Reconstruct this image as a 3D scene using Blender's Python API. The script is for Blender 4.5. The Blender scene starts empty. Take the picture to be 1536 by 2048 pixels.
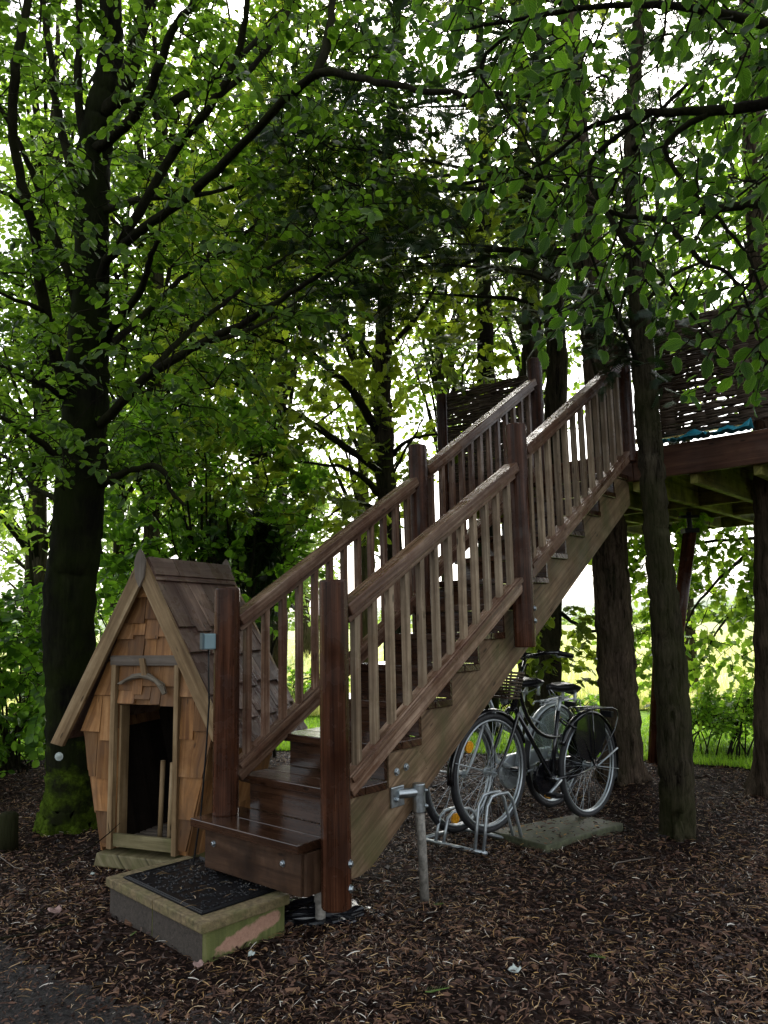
import bpy, math, random
import numpy as np
from mathutils import Vector, Matrix
random.seed(7); RNG = np.random.default_rng(7)
SC = bpy.context.scene
COL = SC.collection
V3 = lambda *a: np.array(a, float)

# ------------------------------------------------------------------ camera
PITCH, ROLL, FPX, CAMH = 0.1415, -0.02, 1546.4, 1.27
FW = V3(0, math.cos(PITCH), math.sin(PITCH)); UP0 = V3(0, -math.sin(PITCH), math.cos(PITCH)); RT0 = V3(1, 0, 0)
RT = math.cos(ROLL)*RT0 + math.sin(ROLL)*UP0
UPV = -math.sin(ROLL)*RT0 + math.cos(ROLL)*UP0
CAM = V3(0, 0, CAMH)
cd = bpy.data.cameras.new('camera'); cam = bpy.data.objects.new('camera', cd); COL.objects.link(cam)
cd.sensor_fit = 'VERTICAL'; cd.sensor_height = 24.0; cd.lens = FPX/2048*24.0
cd.clip_start = 0.05; cd.clip_end = 3000
cam.matrix_world = Matrix(((RT[0], UPV[0], -FW[0], CAM[0]), (RT[1], UPV[1], -FW[1], CAM[1]), (RT[2], UPV[2], -FW[2], CAM[2]), (0, 0, 0, 1)))
SC.camera = cam
def ray(x, y): return FW + RT*(x-768)/FPX - UPV*(y-1024)/FPX
def at(x, y, d): return CAM + ray(x, y)*d          # the world point d metres out that the photo shows at (x, y)
def atz(x, y, z=0.0):
    r = ray(x, y); return CAM + r*(z-CAMH)/r[2]

# ------------------------------------------------------------------ light
SUN_EL, SUN_AZ = math.radians(42), math.radians(8)   # azimuth clockwise from +Y
W = bpy.data.worlds.new('World'); SC.world = W; W.use_nodes = True
nt = W.node_tree; nt.nodes.clear()
sky = nt.nodes.new('ShaderNodeTexSky'); sky.sky_type = 'NISHITA'; sky.sun_disc = False
sky.sun_elevation = SUN_EL; sky.sun_rotation = SUN_AZ; sky.dust_density = 4.0; sky.air_density = 1.2; sky.ozone_density = 1.0
hs = nt.nodes.new('ShaderNodeHueSaturation'); hs.inputs['Saturation'].default_value = 0.34
bg = nt.nodes.new('ShaderNodeBackground'); bg.inputs['Strength'].default_value = 0.15
wo = nt.nodes.new('ShaderNodeOutputWorld')
nt.links.new(sky.outputs[0], hs.inputs['Color']); nt.links.new(hs.outputs[0], bg.inputs['Color']); nt.links.new(bg.outputs[0], wo.inputs['Surface'])
ld = bpy.data.lights.new('sun', 'SUN'); ld.energy = 1.0; ld.angle = math.radians(25); ld.color = (1, .96, .9)
sun = bpy.data.objects.new('sun', ld); COL.objects.link(sun)
sd = Vector((math.sin(SUN_AZ)*math.cos(SUN_EL), math.cos(SUN_AZ)*math.cos(SUN_EL), math.sin(SUN_EL)))
sun.rotation_euler = sd.to_track_quat('Z', 'Y').to_euler()
SC.view_settings.view_transform = 'Standard'; SC.view_settings.look = 'None'; SC.view_settings.gamma = 1
SC.view_settings.exposure = 1.65
SC.cycles.use_denoising = True
SC.cycles.max_bounces = 7; SC.cycles.diffuse_bounces = 3; SC.cycles.glossy_bounces = 3; SC.cycles.transmission_bounces = 5
SC.cycles.transparent_max_bounces = 6; SC.cycles.sample_clamp_indirect = 4

# ------------------------------------------------------------------ things
ORG = {}
def thing(name, label, cat, loc=(0, 0, 0), group=None):
    o = bpy.data.objects.new(name, None); COL.objects.link(o); o.location = loc
    o.empty_display_size = .1
    o['label'] = label; o['category'] = cat
    if group: o['group'] = group
    ORG[o.name] = V3(*loc); return o
def tag(o, label, cat, group=None):
    o['label'] = label; o['category'] = cat
    if group: o['group'] = group
    return o

class MB:
    """collects shapes; build() links them as ONE mesh"""
    def __init__(s): s.v = []; s.f = []; s.uv = []; s.r = []
    def _add(s, vs, fs, uvs, rnd=None):
        b = len(s.v); s.v.extend([tuple(p) for p in vs]); rnd = random.random() if rnd is None else rnd
        s.r.extend([rnd]*len(vs))
        for f in fs: s.f.append([b+i for i in f])
        s.uv.extend(uvs)
    def hexa(s, c, rnd=None, axis=None):
        """8 corners: bottom loop 0-3, top loop 4-7; uv runs u along the longest edge"""
        c = [np.asarray(p, float) for p in c]
        L = [np.linalg.norm(c[1]-c[0]), np.linalg.norm(c[3]-c[0]), np.linalg.norm(c[4]-c[0])]
        ax = int(np.argmax(L)) if axis is None else axis
        off = (random.random()*20, random.random()*20)
        par = [(0,0,0),(1,0,0),(1,1,0),(0,1,0),(0,0,1),(1,0,1),(1,1,1),(0,1,1)]
        o1, o2 = [a for a in range(3) if a != ax]
        fs = [(3,2,1,0),(4,5,6,7),(0,1,5,4),(1,2,6,5),(2,3,7,6),(3,0,4,7)]
        uvs = []
        for f in fs:
            for i in f:
                p = par[i]; uvs.append((p[ax]*L[ax]+off[0], p[o1]*L[o1]+p[o2]*L[o2]+off[1]))
        s._add(c, fs, uvs, rnd)
    def box(s, c, a, b, d, rnd=None, axis=None):
        """centre and three half vectors"""
        c = np.asarray(c, float); a = np.asarray(a, float); b = np.asarray(b, float); d = np.asarray(d, float)
        if np.dot(np.cross(a, b), d) < 0: a = -a
        s.hexa([c-a-b-d, c+a-b-d, c+a+b-d, c-a+b-d, c-a-b+d, c+a-b+d, c+a+b+d, c-a+b+d], rnd, axis)
    def bar(s, p, q, w, h, side, rnd=None):
        """beam from p to q; full width w along side, full height h perpendicular"""
        p = np.asarray(p, float); q = np.asarray(q, float); t = (q-p); L = np.linalg.norm(t); t /= L
        side = np.asarray(side, float); side = side - t*np.dot(side, t); side /= np.linalg.norm(side)
        n = np.cross(side, t)
        s.box((p+q)/2, t*L/2, side*w/2, n*h/2, rnd, axis=0)
    def prism(s, poly, ext, rnd=None, uvax=None):
        """polygon points (3-D, flat) pushed along ext"""
        poly = [np.asarray(p, float) for p in poly]; ext = np.asarray(ext, float); n = len(poly)
        nrm = sum(np.cross(poly[i]-poly[0], poly[(i+1) % n]-poly[0]) for i in range(1, n-1))
        if np.dot(nrm, ext) > 0: poly = poly[::-1]
        vs = poly+[p+ext for p in poly]; fs = [tuple(range(n)), tuple(range(2*n-1, n-1, -1))]
        for i in range(n): j = (i+1) % n; fs.append((j, i, i+n, j+n))
        u = np.asarray(uvax, float) if uvax is not None else V3(0, 0, 1)
        u = u/np.linalg.norm(u); w = np.cross(u, ext/np.linalg.norm(ext)); off = random.random()*10
        uvs = [(float(np.dot(vs[i], u))+off, float(np.dot(vs[i], w)+.5*np.dot(vs[i], ext/np.linalg.norm(ext)))+off) for f in fs for i in f]
        s._add(vs, fs, uvs, rnd)
    def tube(s, pts, rad, n=8, rnd=None, cap=True, wob=0.0, closed=False):
        pts = np.asarray(pts, float); k = len(pts)
        rad = np.full(k, rad, float) if np.isscalar(rad) else np.asarray(rad, float)
        if closed: t = np.roll(pts, -1, 0)-np.roll(pts, 1, 0)
        else: t = np.gradient(pts, axis=0)
        t /= np.linalg.norm(t, axis=1)[:, None]+1e-12
        ref = V3(0, 0, 1) if abs(t[0][2]) < .9 else V3(1, 0, 0)
        a = np.cross(t[0], ref); a /= np.linalg.norm(a); vs = []; ang = np.arange(n)*2*math.pi/n
        ca, sa = np.cos(ang)[:, None], np.sin(ang)[:, None]
        for i in range(k):
            a = a-t[i]*np.dot(a, t[i]); a /= np.linalg.norm(a)+1e-12; b = np.cross(t[i], a)
            rr = rad[i]*(1+(RNG.uniform(-wob, wob, (n, 1)) if wob else 0))
            vs.append(pts[i]+(ca*a+sa*b)*rr)
        vs = np.concatenate(vs); L = np.concatenate([[0], np.cumsum(np.linalg.norm(np.diff(pts, axis=0), axis=1))])
        fs = []; uvs = []; off = random.random()*20; m = k if closed else k-1
        for i in range(m):
            i2 = (i+1) % k; r1 = rad[i]; l2 = L[i2] if i2 else L[i]+.02
            for j in range(n):
                j2 = (j+1) % n; fs.append((i*n+j, i*n+j2, i2*n+j2, i2*n+j))
                c0, c1 = j/n*6.283*r1, (j+1)/n*6.283*r1
                uvs += [(L[i]+off, c0), (L[i]+off, c1), (l2+off, c1), (l2+off, c0)]
        if cap and not closed:
            for ring, rev in ((0, True), (k-1, False)):
                f = [ring*n+j for j in range(n)]; f = f[::-1] if rev else f; fs.append(tuple(f))
                uvs += [(float(vs[q][0]-pts[ring][0])+off, float(vs[q][1]-pts[ring][1])) for q in f]
        s._add(vs, fs, uvs, rnd)
    def cyl(s, p, q, r, n=14, r2=None, rnd=None): s.tube([p, q], [r, r if r2 is None else r2], n, rnd)
    def lathe(s, o, ax, prof, n=16, rnd=None):
        """(dist along ax, radius) profile"""
        o = np.asarray(o, float); ax = np.asarray(ax, float)/np.linalg.norm(ax)
        ref = V3(0, 0, 1) if abs(ax[2]) < .9 else V3(1, 0, 0); a = np.cross(ax, ref); a /= np.linalg.norm(a); b = np.cross(ax, a)
        vs = []; 
        for (h, r) in prof:
            for j in range(n):
                g = j*2*math.pi/n; vs.append(o+ax*h+(a*math.cos(g)+b*math.sin(g))*r)
        fs = []; uvs = []
        for i in range(len(prof)-1):
            for j in range(n):
                j2 = (j+1) % n; fs.append((i*n+j, i*n+j2, (i+1)*n+j2, (i+1)*n+j)); uvs += [(i, j/n), (i, (j+1)/n), (i+1, (j+1)/n), (i+1, j/n)]
        for ring, rev in ((0, 1), (len(prof)-1, 0)):
            if prof[ring][1] > 1e-4:
                f = [ring*n+j for j in range(n)]; f = f[::-1] if rev else f; fs.append(tuple(f)); uvs += [(0, 0)]*n
        s._add(vs, fs, uvs, rnd)
    def grid(s, P, rnd=None):
        """(m,n,3) array of points as a sheet"""
        m, n = P.shape[:2]; vs = P.reshape(-1, 3); fs = []; uvs = []
        for i in range(m-1):
            for j in range(n-1):
                fs.append((i*n+j, i*n+j+1, (i+1)*n+j+1, (i+1)*n+j)); uvs += [(i/m, j/n), (i/m, (j+1)/n), ((i+1)/m, (j+1)/n), ((i+1)/m, j/n)]
        s._add(vs, fs, uvs, rnd)
    def build(s, name, mat, parent=None, smooth=False, bevel=0, loc=None):
        me = bpy.data.meshes.new(name); org = V3(0, 0, 0)
        if parent is not None: org = ORG[parent.name]
        elif loc is not None: org = V3(*loc)
        vs = np.array(s.v)-org
        me.from_pydata(vs.tolist(), [], s.f)
        ul = me.uv_layers.new(name='UVMap'); ul.data.foreach_set('uv', np.array(s.uv, np.float32).ravel())
        at_ = me.attributes.new('rnd', 'FLOAT', 'POINT'); at_.data.foreach_set('value', np.array(s.r, np.float32))
        me.materials.append(mat)
        if smooth: me.polygons.foreach_set('use_smooth', [True]*len(me.polygons))
        o = bpy.data.objects.new(name, me); COL.objects.link(o)
        if parent is not None: o.parent = parent
        elif loc is not None: o.location = loc
        ORG[o.name] = org
        if bevel:
            b = o.modifiers.new('bevel', 'BEVEL'); b.width = bevel; b.segments = 2; b.limit_method = 'ANGLE'
        return o

def raw_mesh(name, verts, loops, starts, rnd, uv, mat, parent=None, smooth=False):
    """big numpy meshes"""
    org = ORG[parent.name] if parent is not None else V3(0, 0, 0)
    me = bpy.data.meshes.new(name)
    me.vertices.add(len(verts)); me.vertices.foreach_set('co', (verts-org).astype(np.float32).ravel())
    me.loops.add(len(loops)); me.polygons.add(len(starts))
    me.polygons.foreach_set('loop_start', starts.astype(np.int32)); me.loops.foreach_set('vertex_index', loops.astype(np.int32))
    if smooth: me.polygons.foreach_set('use_smooth', np.ones(len(starts), bool))
    me.update(calc_edges=True)
    a = me.attributes.new('rnd', 'FLOAT', 'POINT'); a.data.foreach_set('value', rnd.astype(np.float32))
    if uv is not None:
        ul = me.uv_layers.new(name='UVMap'); ul.data.foreach_set('uv', uv.astype(np.float32).ravel())
    me.materials.append(mat)
    o = bpy.data.objects.new(name, me); COL.objects.link(o)
    if parent is not None: o.parent = parent
    ORG[o.name] = org
    return o

# ------------------------------------------------------------------ materials
def newmat(name):
    m = bpy.data.materials.new(name); m.use_nodes = True; t = m.node_tree
    b = t.nodes['Principled BSDF']; return m, t, b
def N(t, typ, **kw):
    n = t.nodes.new(typ)
    for k, v in kw.items(): setattr(n, k, v)
    return n
def lk(t, a, b): t.links.new(a, b)
def ramp(t, fac, stops):
    r = N(t, 'ShaderNodeValToRGB'); lk(t, fac, r.inputs[0]); e = r.color_ramp.elements
    while len(e) < len(stops): e.new(.5)
    for i, (p, c) in enumerate(stops): e[i].position = p; e[i].color = (*c, 1) if len(c) == 3 else c
    return r.outputs[0]
def noise(t, vec, scale, detail=4, rough=.55, dist=0):
    n = N(t, 'ShaderNodeTexNoise'); n.inputs['Scale'].default_value = scale; n.inputs['Detail'].default_value = detail
    n.inputs['Roughness'].default_value = rough; n.inputs['Distortion'].default_value = dist
    if vec is not None: lk(t, vec, n.inputs['Vector'])
    return n.outputs[0]
def mixc(t, fac, a, b, mode='MIX'):
    m = N(t, 'ShaderNodeMix', data_type='RGBA', blend_type=mode)
    for sock, v in ((m.inputs[0], fac), (m.inputs[6], a), (m.inputs[7], b)):
        if hasattr(v, 'links'): lk(t, v, sock)
        elif isinstance(v, (int, float)): sock.default_value = v
        else: sock.default_value = (*v, 1)
    return m.outputs[2]
def mth(t, op, a, b=None):
    m = N(t, 'ShaderNodeMath', operation=op)
    for i, v in enumerate((a, b)):
        if v is None: continue
        if hasattr(v, 'links'): lk(t, v, m.inputs[i])
        else: m.inputs[i].default_value = v
    return m.outputs[0]
def mapv(t, src, scale):
    m = N(t, 'ShaderNodeMapping'); m.inputs['Scale'].default_value = scale; lk(t, src, m.inputs['Vector']); return m.outputs[0]
def bump(t, b, h, strength=.4, dist=.01):
    n = N(t, 'ShaderNodeBump'); n.inputs['Strength'].default_value = strength; n.inputs['Distance'].default_value = dist
    lk(t, h, n.inputs['Height']); lk(t, n.outputs[0], b.inputs['Normal'])
def rnd_attr(t): return N(t, 'ShaderNodeAttribute', attribute_name='rnd').outputs['Fac']

def wood(name, dark, mid, light, rough=.5, grain=70, var=.5, stain=None, stain_amt=.0, wet=0.0, bmp=.5, spec=.18):
    m, t, b = newmat(name); tc = N(t, 'ShaderNodeTexCoord'); uv = tc.outputs['UV']
    g1 = noise(t, mapv(t, uv, (2.2, grain, 1)), 1.0, 5, .6, .6)
    g2 = noise(t, mapv(t, uv, (.9, grain*.22, 1)), 1.0, 3, .5, 1.2)
    g = mth(t, 'ADD', mth(t, 'MULTIPLY', g1, .55), mth(t, 'MULTIPLY', g2, .45))
    c = ramp(t, g, [(.33, dark), (.5, mid), (.66, light)])
    v = mth(t, 'ADD', mth(t, 'MULTIPLY', rnd_attr(t), var), 1-var*.55)
    c = mixc(t, 1.0, c, v, 'MULTIPLY')
    pos = N(t, 'ShaderNodeNewGeometry').outputs['Position']
    bl = noise(t, pos, 5.0, 5, .65)
    c = mixc(t, ramp(t, bl, [(.42, (0, 0, 0)), (.62, (.45, .45, .45))]), c, dark)
    knots = N(t, 'ShaderNodeTexVoronoi'); knots.inputs['Scale'].default_value = 1; lk(t, mapv(t, uv, (5, 16, 1)), knots.inputs['Vector'])
    c = mixc(t, ramp(t, knots.outputs['Distance'], [(.07, (.75, .75, .75)), (.13, (0, 0, 0))]), c, tuple(x*.35 for x in dark))
    if stain is not None:
        sn = noise(t, mapv(t, pos, (2.5, 2.5, 1.5)), 2.0, 5, .65)
        c = mixc(t, ramp(t, sn, [(.45, (0, 0, 0)), (.68, (stain_amt,)*3)]), c, stain)
    lk(t, c, b.inputs['Base Color'])
    rr = ramp(t, noise(t, pos, 9, 4), [(.35, (max(rough-.22-wet, .08),)*3), (.65, (rough,)*3)])
    lk(t, rr, b.inputs['Roughness']); b.inputs['Specular IOR Level'].default_value = spec
    bump(t, b, g1, bmp, .004)
    return m

def plain(name, col, rough=.5, metal=0, spec=.5, var=.25, nscale=30, bmp=0.0, coat=0):
    m, t, b = newmat(name); pos = N(t, 'ShaderNodeTexCoord').outputs['Object']
    n = noise(t, pos, nscale, 5, .6)
    lk(t, ramp(t, n, [(.3, tuple(x*(1-var) for x in col)), (.7, tuple(min(1, x*(1+var)) for x in col))]), b.inputs['Base Color'])
    lk(t, ramp(t, n, [(.3, (max(.03, rough*.75),)*3), (.7, (min(1, rough*1.2),)*3)]), b.inputs['Roughness'])
    b.inputs['Metallic'].default_value = metal; b.inputs['Specular IOR Level'].default_value = spec; b.inputs['Coat Weight'].default_value = coat
    if bmp: bump(t, b, n, bmp, .005)
    return m

def bark(name, dark, light, moss=None, moss_amt=0.0, vs=9.0, low_moss=False, bmp=.9):
    m, t, b = newmat(name); uv = N(t, 'ShaderNodeTexCoord').outputs['UV']; pos = N(t, 'ShaderNodeNewGeometry').outputs['Position']
    g = noise(t, mapv(t, pos, (vs*2.6, vs*2.6, vs*.35)), 1.0, 6, .65, .7)
    g2 = noise(t, pos, 3.0, 5, .6)
    gf = noise(t, mapv(t, pos, (vs*9, vs*9, vs*1.1)), 1.0, 5, .65, .5); g = mth(t, 'ADD', mth(t, 'MULTIPLY', g, .6), mth(t, 'MULTIPLY', gf, .4))
    c = ramp(t, g, [(.38, dark), (.63, light)])
    if moss is not None:
        f = ramp(t, g2, [(.40, (0, 0, 0)), (.60, (moss_amt,)*3)])
        if low_moss:
            z = N(t, 'ShaderNodeSeparateXYZ'); lk(t, pos, z.inputs[0])
            k = mth(t, 'ADD', z.outputs[2], mth(t, 'MULTIPLY', mth(t, 'SUBTRACT', noise(t, pos, 4.0, 5, .7), .5), 2.6))
            low = ramp(t, k, [(.02, (1, 1, 1)), (.42, (.0, .0, .0))])
            c = mixc(t, f, c, tuple(x*.5 for x in moss))
            mm = noise(t, pos, 45, 5, .7)
            c = mixc(t, low, c, ramp(t, mm, [(.35, tuple(x*.45 for x in moss)), (.65, tuple(x*1.5 for x in moss))]))
        else: c = mixc(t, f, c, moss)
    lk(t, c, b.inputs['Base Color']); b.inputs['Roughness'].default_value = .95; b.inputs['Specular IOR Level'].default_value = .04
    bump(t, b, g, bmp, .03); return m

def leafmat(name, c0, c1, c2, trans=.5, tcol=(.25, .45, .03), rough=.4, veins=True):
    m, t, b = newmat(name); t.nodes.remove(b); out = t.nodes['Material Output']
    r = rnd_attr(t); col = ramp(t, r, [(0, c0), (.5, c1), (1, c2)])
    uv = N(t, 'ShaderNodeTexCoord').outputs['UV']
    if veins:
        sx = N(t, 'ShaderNodeSeparateXYZ'); lk(t, uv, sx.inputs[0])
        ax = mth(t, 'ABSOLUTE', mth(t, 'SUBTRACT', sx.outputs[0], .5)); rim = ramp(t, ax, [(.44, (0, 0, 0)), (.50, (.7, .7, .7))])
        ph = mth(t, 'SINE', mth(t, 'MULTIPLY', mth(t, 'SUBTRACT', sx.outputs[1], mth(t, 'MULTIPLY', ax, .75)), 52.0))
        vl = ramp(t, ph, [(.55, (0, 0, 0)), (1.0, (.75, .75, .75))])
        mid = ramp(t, ax, [(.0, (.8, .8, .8)), (.035, (0, 0, 0))])
        f = mixc(t, 1.0, vl, mid, 'LIGHTEN')
        col = mixc(t, f, col, mixc(t, 1.0, col, (.45, .45, .6), 'MULTIPLY')); col = mixc(t, rim, col, (.22, .30, .10))
    p = N(t, 'ShaderNodeBsdfPrincipled'); lk(t, col, p.inputs['Base Color']); p.inputs['Roughness'].default_value = rough; p.inputs['Specular IOR Level'].default_value = .2
    tr = N(t, 'ShaderNodeBsdfTranslucent'); tcl = mixc(t, .6, mixc(t, 1.0, col, (5.0, 5.0, 3.0), 'MULTIPLY'), mixc(t, mth(t, 'POWER', r, 1.6), tuple(x*.45 for x in tcol), tuple(min(1, x*1.35) for x in tcol)))
    if veins: tcl = mixc(t, f, tcl, mixc(t, 1.0, tcl, (.40, .42, .5), 'MULTIPLY'))
    lk(t, tcl, tr.inputs['Color'])
    mx = N(t, 'ShaderNodeMixShader'); mx.inputs[0].default_value = trans
    lk(t, p.outputs[0], mx.inputs[1]); lk(t, tr.outputs[0], mx.inputs[2]); lk(t, mx.outputs[0], out.inputs['Surface'])
    return m

M = {}
M['post'] = wood('stained_post_wood', (.012, .0045, .003), (.06, .022, .011), (.135, .053, .028), .40, 40, .3, wet=.12, bmp=.5)
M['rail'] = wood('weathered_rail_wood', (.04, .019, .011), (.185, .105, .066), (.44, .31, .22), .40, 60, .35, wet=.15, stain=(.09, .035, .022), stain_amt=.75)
M['baluster'] = wood('baluster_wood', (.10, .07, .042), (.31, .225, .145), (.52, .42, .30), .5, 70, .5, wet=.05, stain=(.12, .06, .035), stain_amt=.4)
M['tread'] = wood('wet_tread_wood', (.016, .007, .004), (.052, .023, .012), (.10, .048, .026), .2, 45, .3, wet=.12, bmp=.35, spec=.6)
M['riser'] = wood('riser_ply', (.028, .014, .008), (.088, .046, .026), (.16, .09, .055), .6, 25, .3, bmp=.35, stain=(.016, .009, .006), stain_amt=.7)
M['stringer'] = wood('stringer_wood', (.06, .034, .018), (.205, .13, .075), (.36, .25, .155), .62, 55, .2, stain=(.085, .085, .032), stain_amt=.65)
M['shingle'] = wood('cedar_shingle', (.12, .05, .018), (.31, .145, .05), (.47, .25, .105), .6, 40, 1.0, bmp=.5, stain=(.13, .085, .055), stain_amt=.6)
M['roofwood'] = wood('roof_shingle', (.05, .028, .022), (.16, .098, .074), (.28, .19, .145), .5, 24, .6, wet=.1, bmp=.7, stain=(.06, .027, .025), stain_amt=.6)
M['softwood'] = wood('softwood_board', (.12, .072, .034), (.31, .205, .105), (.48, .35, .20), .55, 30, .3, bmp=.3)
M['greyboard'] = wood('grey_board', (.09, .07, .055), (.18, .145, .115), (.27, .225, .185), .65, 45, .3)
M['mossboard'] = wood('mossy_board', (.09, .075, .035), (.20, .165, .085), (.31, .265, .15), .65, 45, .3, stain=(.10, .115, .025), stain_amt=.55)
M['deckbeam'] = wood('deck_beam_wood', (.035, .014, .008), (.085, .036, .02), (.14, .065, .036), .55, 40, .3)
M['joist'] = wood('mossy_joist', (.10, .09, .022), (.34, .32, .075), (.5, .47, .14), .7, 40, .35, stain=(.03, .025, .01), stain_amt=.75)
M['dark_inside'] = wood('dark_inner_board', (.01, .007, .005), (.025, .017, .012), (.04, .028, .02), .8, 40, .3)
M['withy'] = wood('willow_rod', (.035, .022, .014), (.085, .058, .04), (.16, .12, .088), .6, 200, .8, bmp=.3)
M['driftwood'] = wood('driftwood', (.09, .07, .05), (.22, .18, .13), (.38, .33, .26), .75, 130, .3, bmp=1.0)
M['galv'] = plain('galvanised_steel', (.42, .46, .48), .38, 1, var=.25, nscale=40)
M['chrome'] = plain('chromed_steel', (.50, .54, .56), .36, .75, var=.12, nscale=60)
M['pipe'] = plain('weathered_pipe', (.24, .22, .19), .7, 0, var=.5, nscale=50, bmp=.4)
M['rubber'] = plain('black_rubber', (.004, .004, .005), .45, 0, .25, var=.3, nscale=80)
M['tyre'] = plain('tyre_rubber', (.018, .018, .02), .6, 0, var=.3, nscale=200, bmp=.4)
M['blackpaint'] = plain('black_bicycle_paint', (.008, .008, .01), .18, 0, .6, var=.2, nscale=10, coat=.6)
M['silverpaint'] = plain('silver_bicycle_paint', (.50, .54, .56), .32, .5, .5, var=.1, nscale=10, coat=.3)
M['saddle'] = plain('black_saddle_leather', (.012, .012, .013), .32, 0, .5, var=.3, nscale=60, bmp=.1)
M['socket'] = plain('grey_blue_plastic', (.20, .30, .33), .4, 0, .5, var=.06, nscale=20)
M['socketdark'] = plain('dark_plastic', (.07, .11, .125), .4, 0, .5, var=.06, nscale=20)
M['tarp'] = plain('blue_tarpaulin', (.02, .25, .34), .4, 0, .5, var=.35, nscale=14, bmp=.3)
M['plastic'] = plain('black_plastic_film', (.008, .008, .01), .16, 0, .6, var=.3, nscale=20)
M['litter'] = plain('dry_leaf', (.34, .22, .19), .7, 0, .3, var=.4, nscale=40)
M['whitebit'] = plain('pale_lichen', (.45, .5, .46), .8, 0, .3, var=.3, nscale=60)
M['greenbit'] = plain('green_sprig', (.10, .17, .03), .6, 0, .3, var=.4, nscale=60)
def glassy(name, col, rough, ior=1.45, trans=1.0):
    m, t, b = newmat(name); b.inputs['Base Color'].default_value = (*col, 1); b.inputs['Roughness'].default_value = rough
    b.inputs['Transmission Weight'].default_value = trans; b.inputs['IOR'].default_value = ior; return m
M['bulb'] = glassy('clear_bulb_glass', (.95, .97, 1), .03)
M['guard'] = glassy('clear_coat_guard', (.78, .86, .85), .15, 1.15, .85)
M['amber'] = plain('amber_reflector', (.95, .36, .015), .25, 0, .6, var=.3, nscale=90)
M['lens'] = glassy('lamp_lens', (.8, .85, .85), .1, 1.4, .6)
def concrete():
    m, t, b = newmat('mossy_concrete'); pos = N(t, 'ShaderNodeNewGeometry').outputs['Position']
    n = noise(t, pos, 45, 6, .7); c = ramp(t, n, [(.3, (.06, .042, .02)), (.7, (.28, .205, .10))])
    mo = noise(t, pos, 7, 5, .65); c = mixc(t, ramp(t, mo, [(.45, (0, 0, 0)), (.65, (.5, .5, .5))]), c, (.11, .115, .03))
    lk(t, c, b.inputs['Base Color']); b.inputs['Roughness'].default_value = .8; bump(t, b, n, .7, .006); return m
M['concrete'] = concrete()
M['slab'] = plain('wet_green_concrete', (.085, .09, .05), .7, 0, .3, .6, 22, .5)
def stepblock():
    # left face dark grey, right face algae green with a bare pinkish patch (a real stain with its own outline)
    m, t, b = newmat('step_block'); pos = N(t, 'ShaderNodeNewGeometry').outputs['Position']
    nz = N(t, 'ShaderNodeNewGeometry').outputs['True Normal']
    n = noise(t, pos, 60, 6, .75); grey = ramp(t, n, [(.3, (.024, .018, .013)), (.7, (.085, .066, .050))])
    streak = noise(t, mapv(t, pos, (28, 28, 3)), 1.0, 5, .6)
    alg = ramp(t, streak, [(.3, (.075, .085, .02)), (.6, (.15, .16, .045)), (.75, (.21, .2, .08))])
    pink = ramp(t, n, [(.25, (.33, .175, .115)), (.75, (.52, .30, .21))])
    # distance to the patch's slanting axis
    PA, PB = V3(-.655, 3.175, .035), V3(-.46, 3.365, .085)
    uvec = PB-PA; L = np.linalg.norm(uvec); uvec /= L; cc = (PA+PB)/2
    sb = N(t, 'ShaderNodeVectorMath', operation='SUBTRACT'); lk(t, pos, sb.inputs[0]); sb.inputs[1].default_value = tuple(cc)
    d1 = N(t, 'ShaderNodeVectorMath', operation='DOT_PRODUCT'); lk(t, sb.outputs[0], d1.inputs[0]); d1.inputs[1].default_value = tuple(uvec)
    pz = np.cross(V3(uvec[1], -uvec[0], 0)/np.linalg.norm(uvec[:2]), uvec)
    d2 = N(t, 'ShaderNodeVectorMath', operation='DOT_PRODUCT'); lk(t, sb.outputs[0], d2.inputs[0]); d2.inputs[1].default_value = tuple(pz)
    e = mth(t, 'ADD', mth(t, 'POWER', mth(t, 'ABSOLUTE', mth(t, 'DIVIDE', d1.outputs['Value'], .165)), 4.0), mth(t, 'POWER', mth(t, 'ABSOLUTE', mth(t, 'DIVIDE', d2.outputs['Value'], .034)), 2.0))
    e = mth(t, 'ADD', e, mth(t, 'MULTIPLY', mth(t, 'SUBTRACT', noise(t, pos, 26, 6, .7), .5), 2.4))
    alg = mixc(t, ramp(t, e, [(.55, (1, 1, 1)), (1.5, (0, 0, 0))]), alg, pink)
    dn = N(t, 'ShaderNodeVectorMath', operation='DOT_PRODUCT'); lk(t, nz, dn.inputs[0]); dn.inputs[1].default_value = (.7, -.7, 0)
    c = mixc(t, ramp(t, dn.outputs['Value'], [(.4, (0, 0, 0)), (.6, (1, 1, 1))]), grey, alg)
    lk(t, c, b.inputs['Base Color']); b.inputs['Roughness'].default_value = .85; bump(t, b, n, .8, .006); return m
M['stepblock'] = stepblock()
def mulch(name, stops, sc, rough=.75, spec=.3):
    m, t, b = newmat(name); pos = N(t, 'ShaderNodeNewGeometry').outputs['Position']
    v = N(t, 'ShaderNodeTexVoronoi'); v.inputs['Scale'].default_value = sc; lk(t, mixv(t, pos), v.inputs['Vector'])
    n = noise(t, pos, sc*.5, 6, .7); n2 = noise(t, pos, 1.3, 4, .6)
    f = mth(t, 'ADD', mth(t, 'MULTIPLY', v.outputs['Color'], .5), mth(t, 'MULTIPLY', n, .5))
    c = ramp(t, f, stops); c = mixc(t, ramp(t, n2, [(.4, (0, 0, 0)), (.65, (.5, .5, .5))]), c, stops[0][1])
    lk(t, c, b.inputs['Base Color']); lk(t, ramp(t, n, [(.3, (rough-.3,)*3), (.7, (rough,)*3)]), b.inputs['Roughness'])
    b.inputs['Specular IOR Level'].default_value = spec; bump(t, b, f, .9, .02); return m
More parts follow.
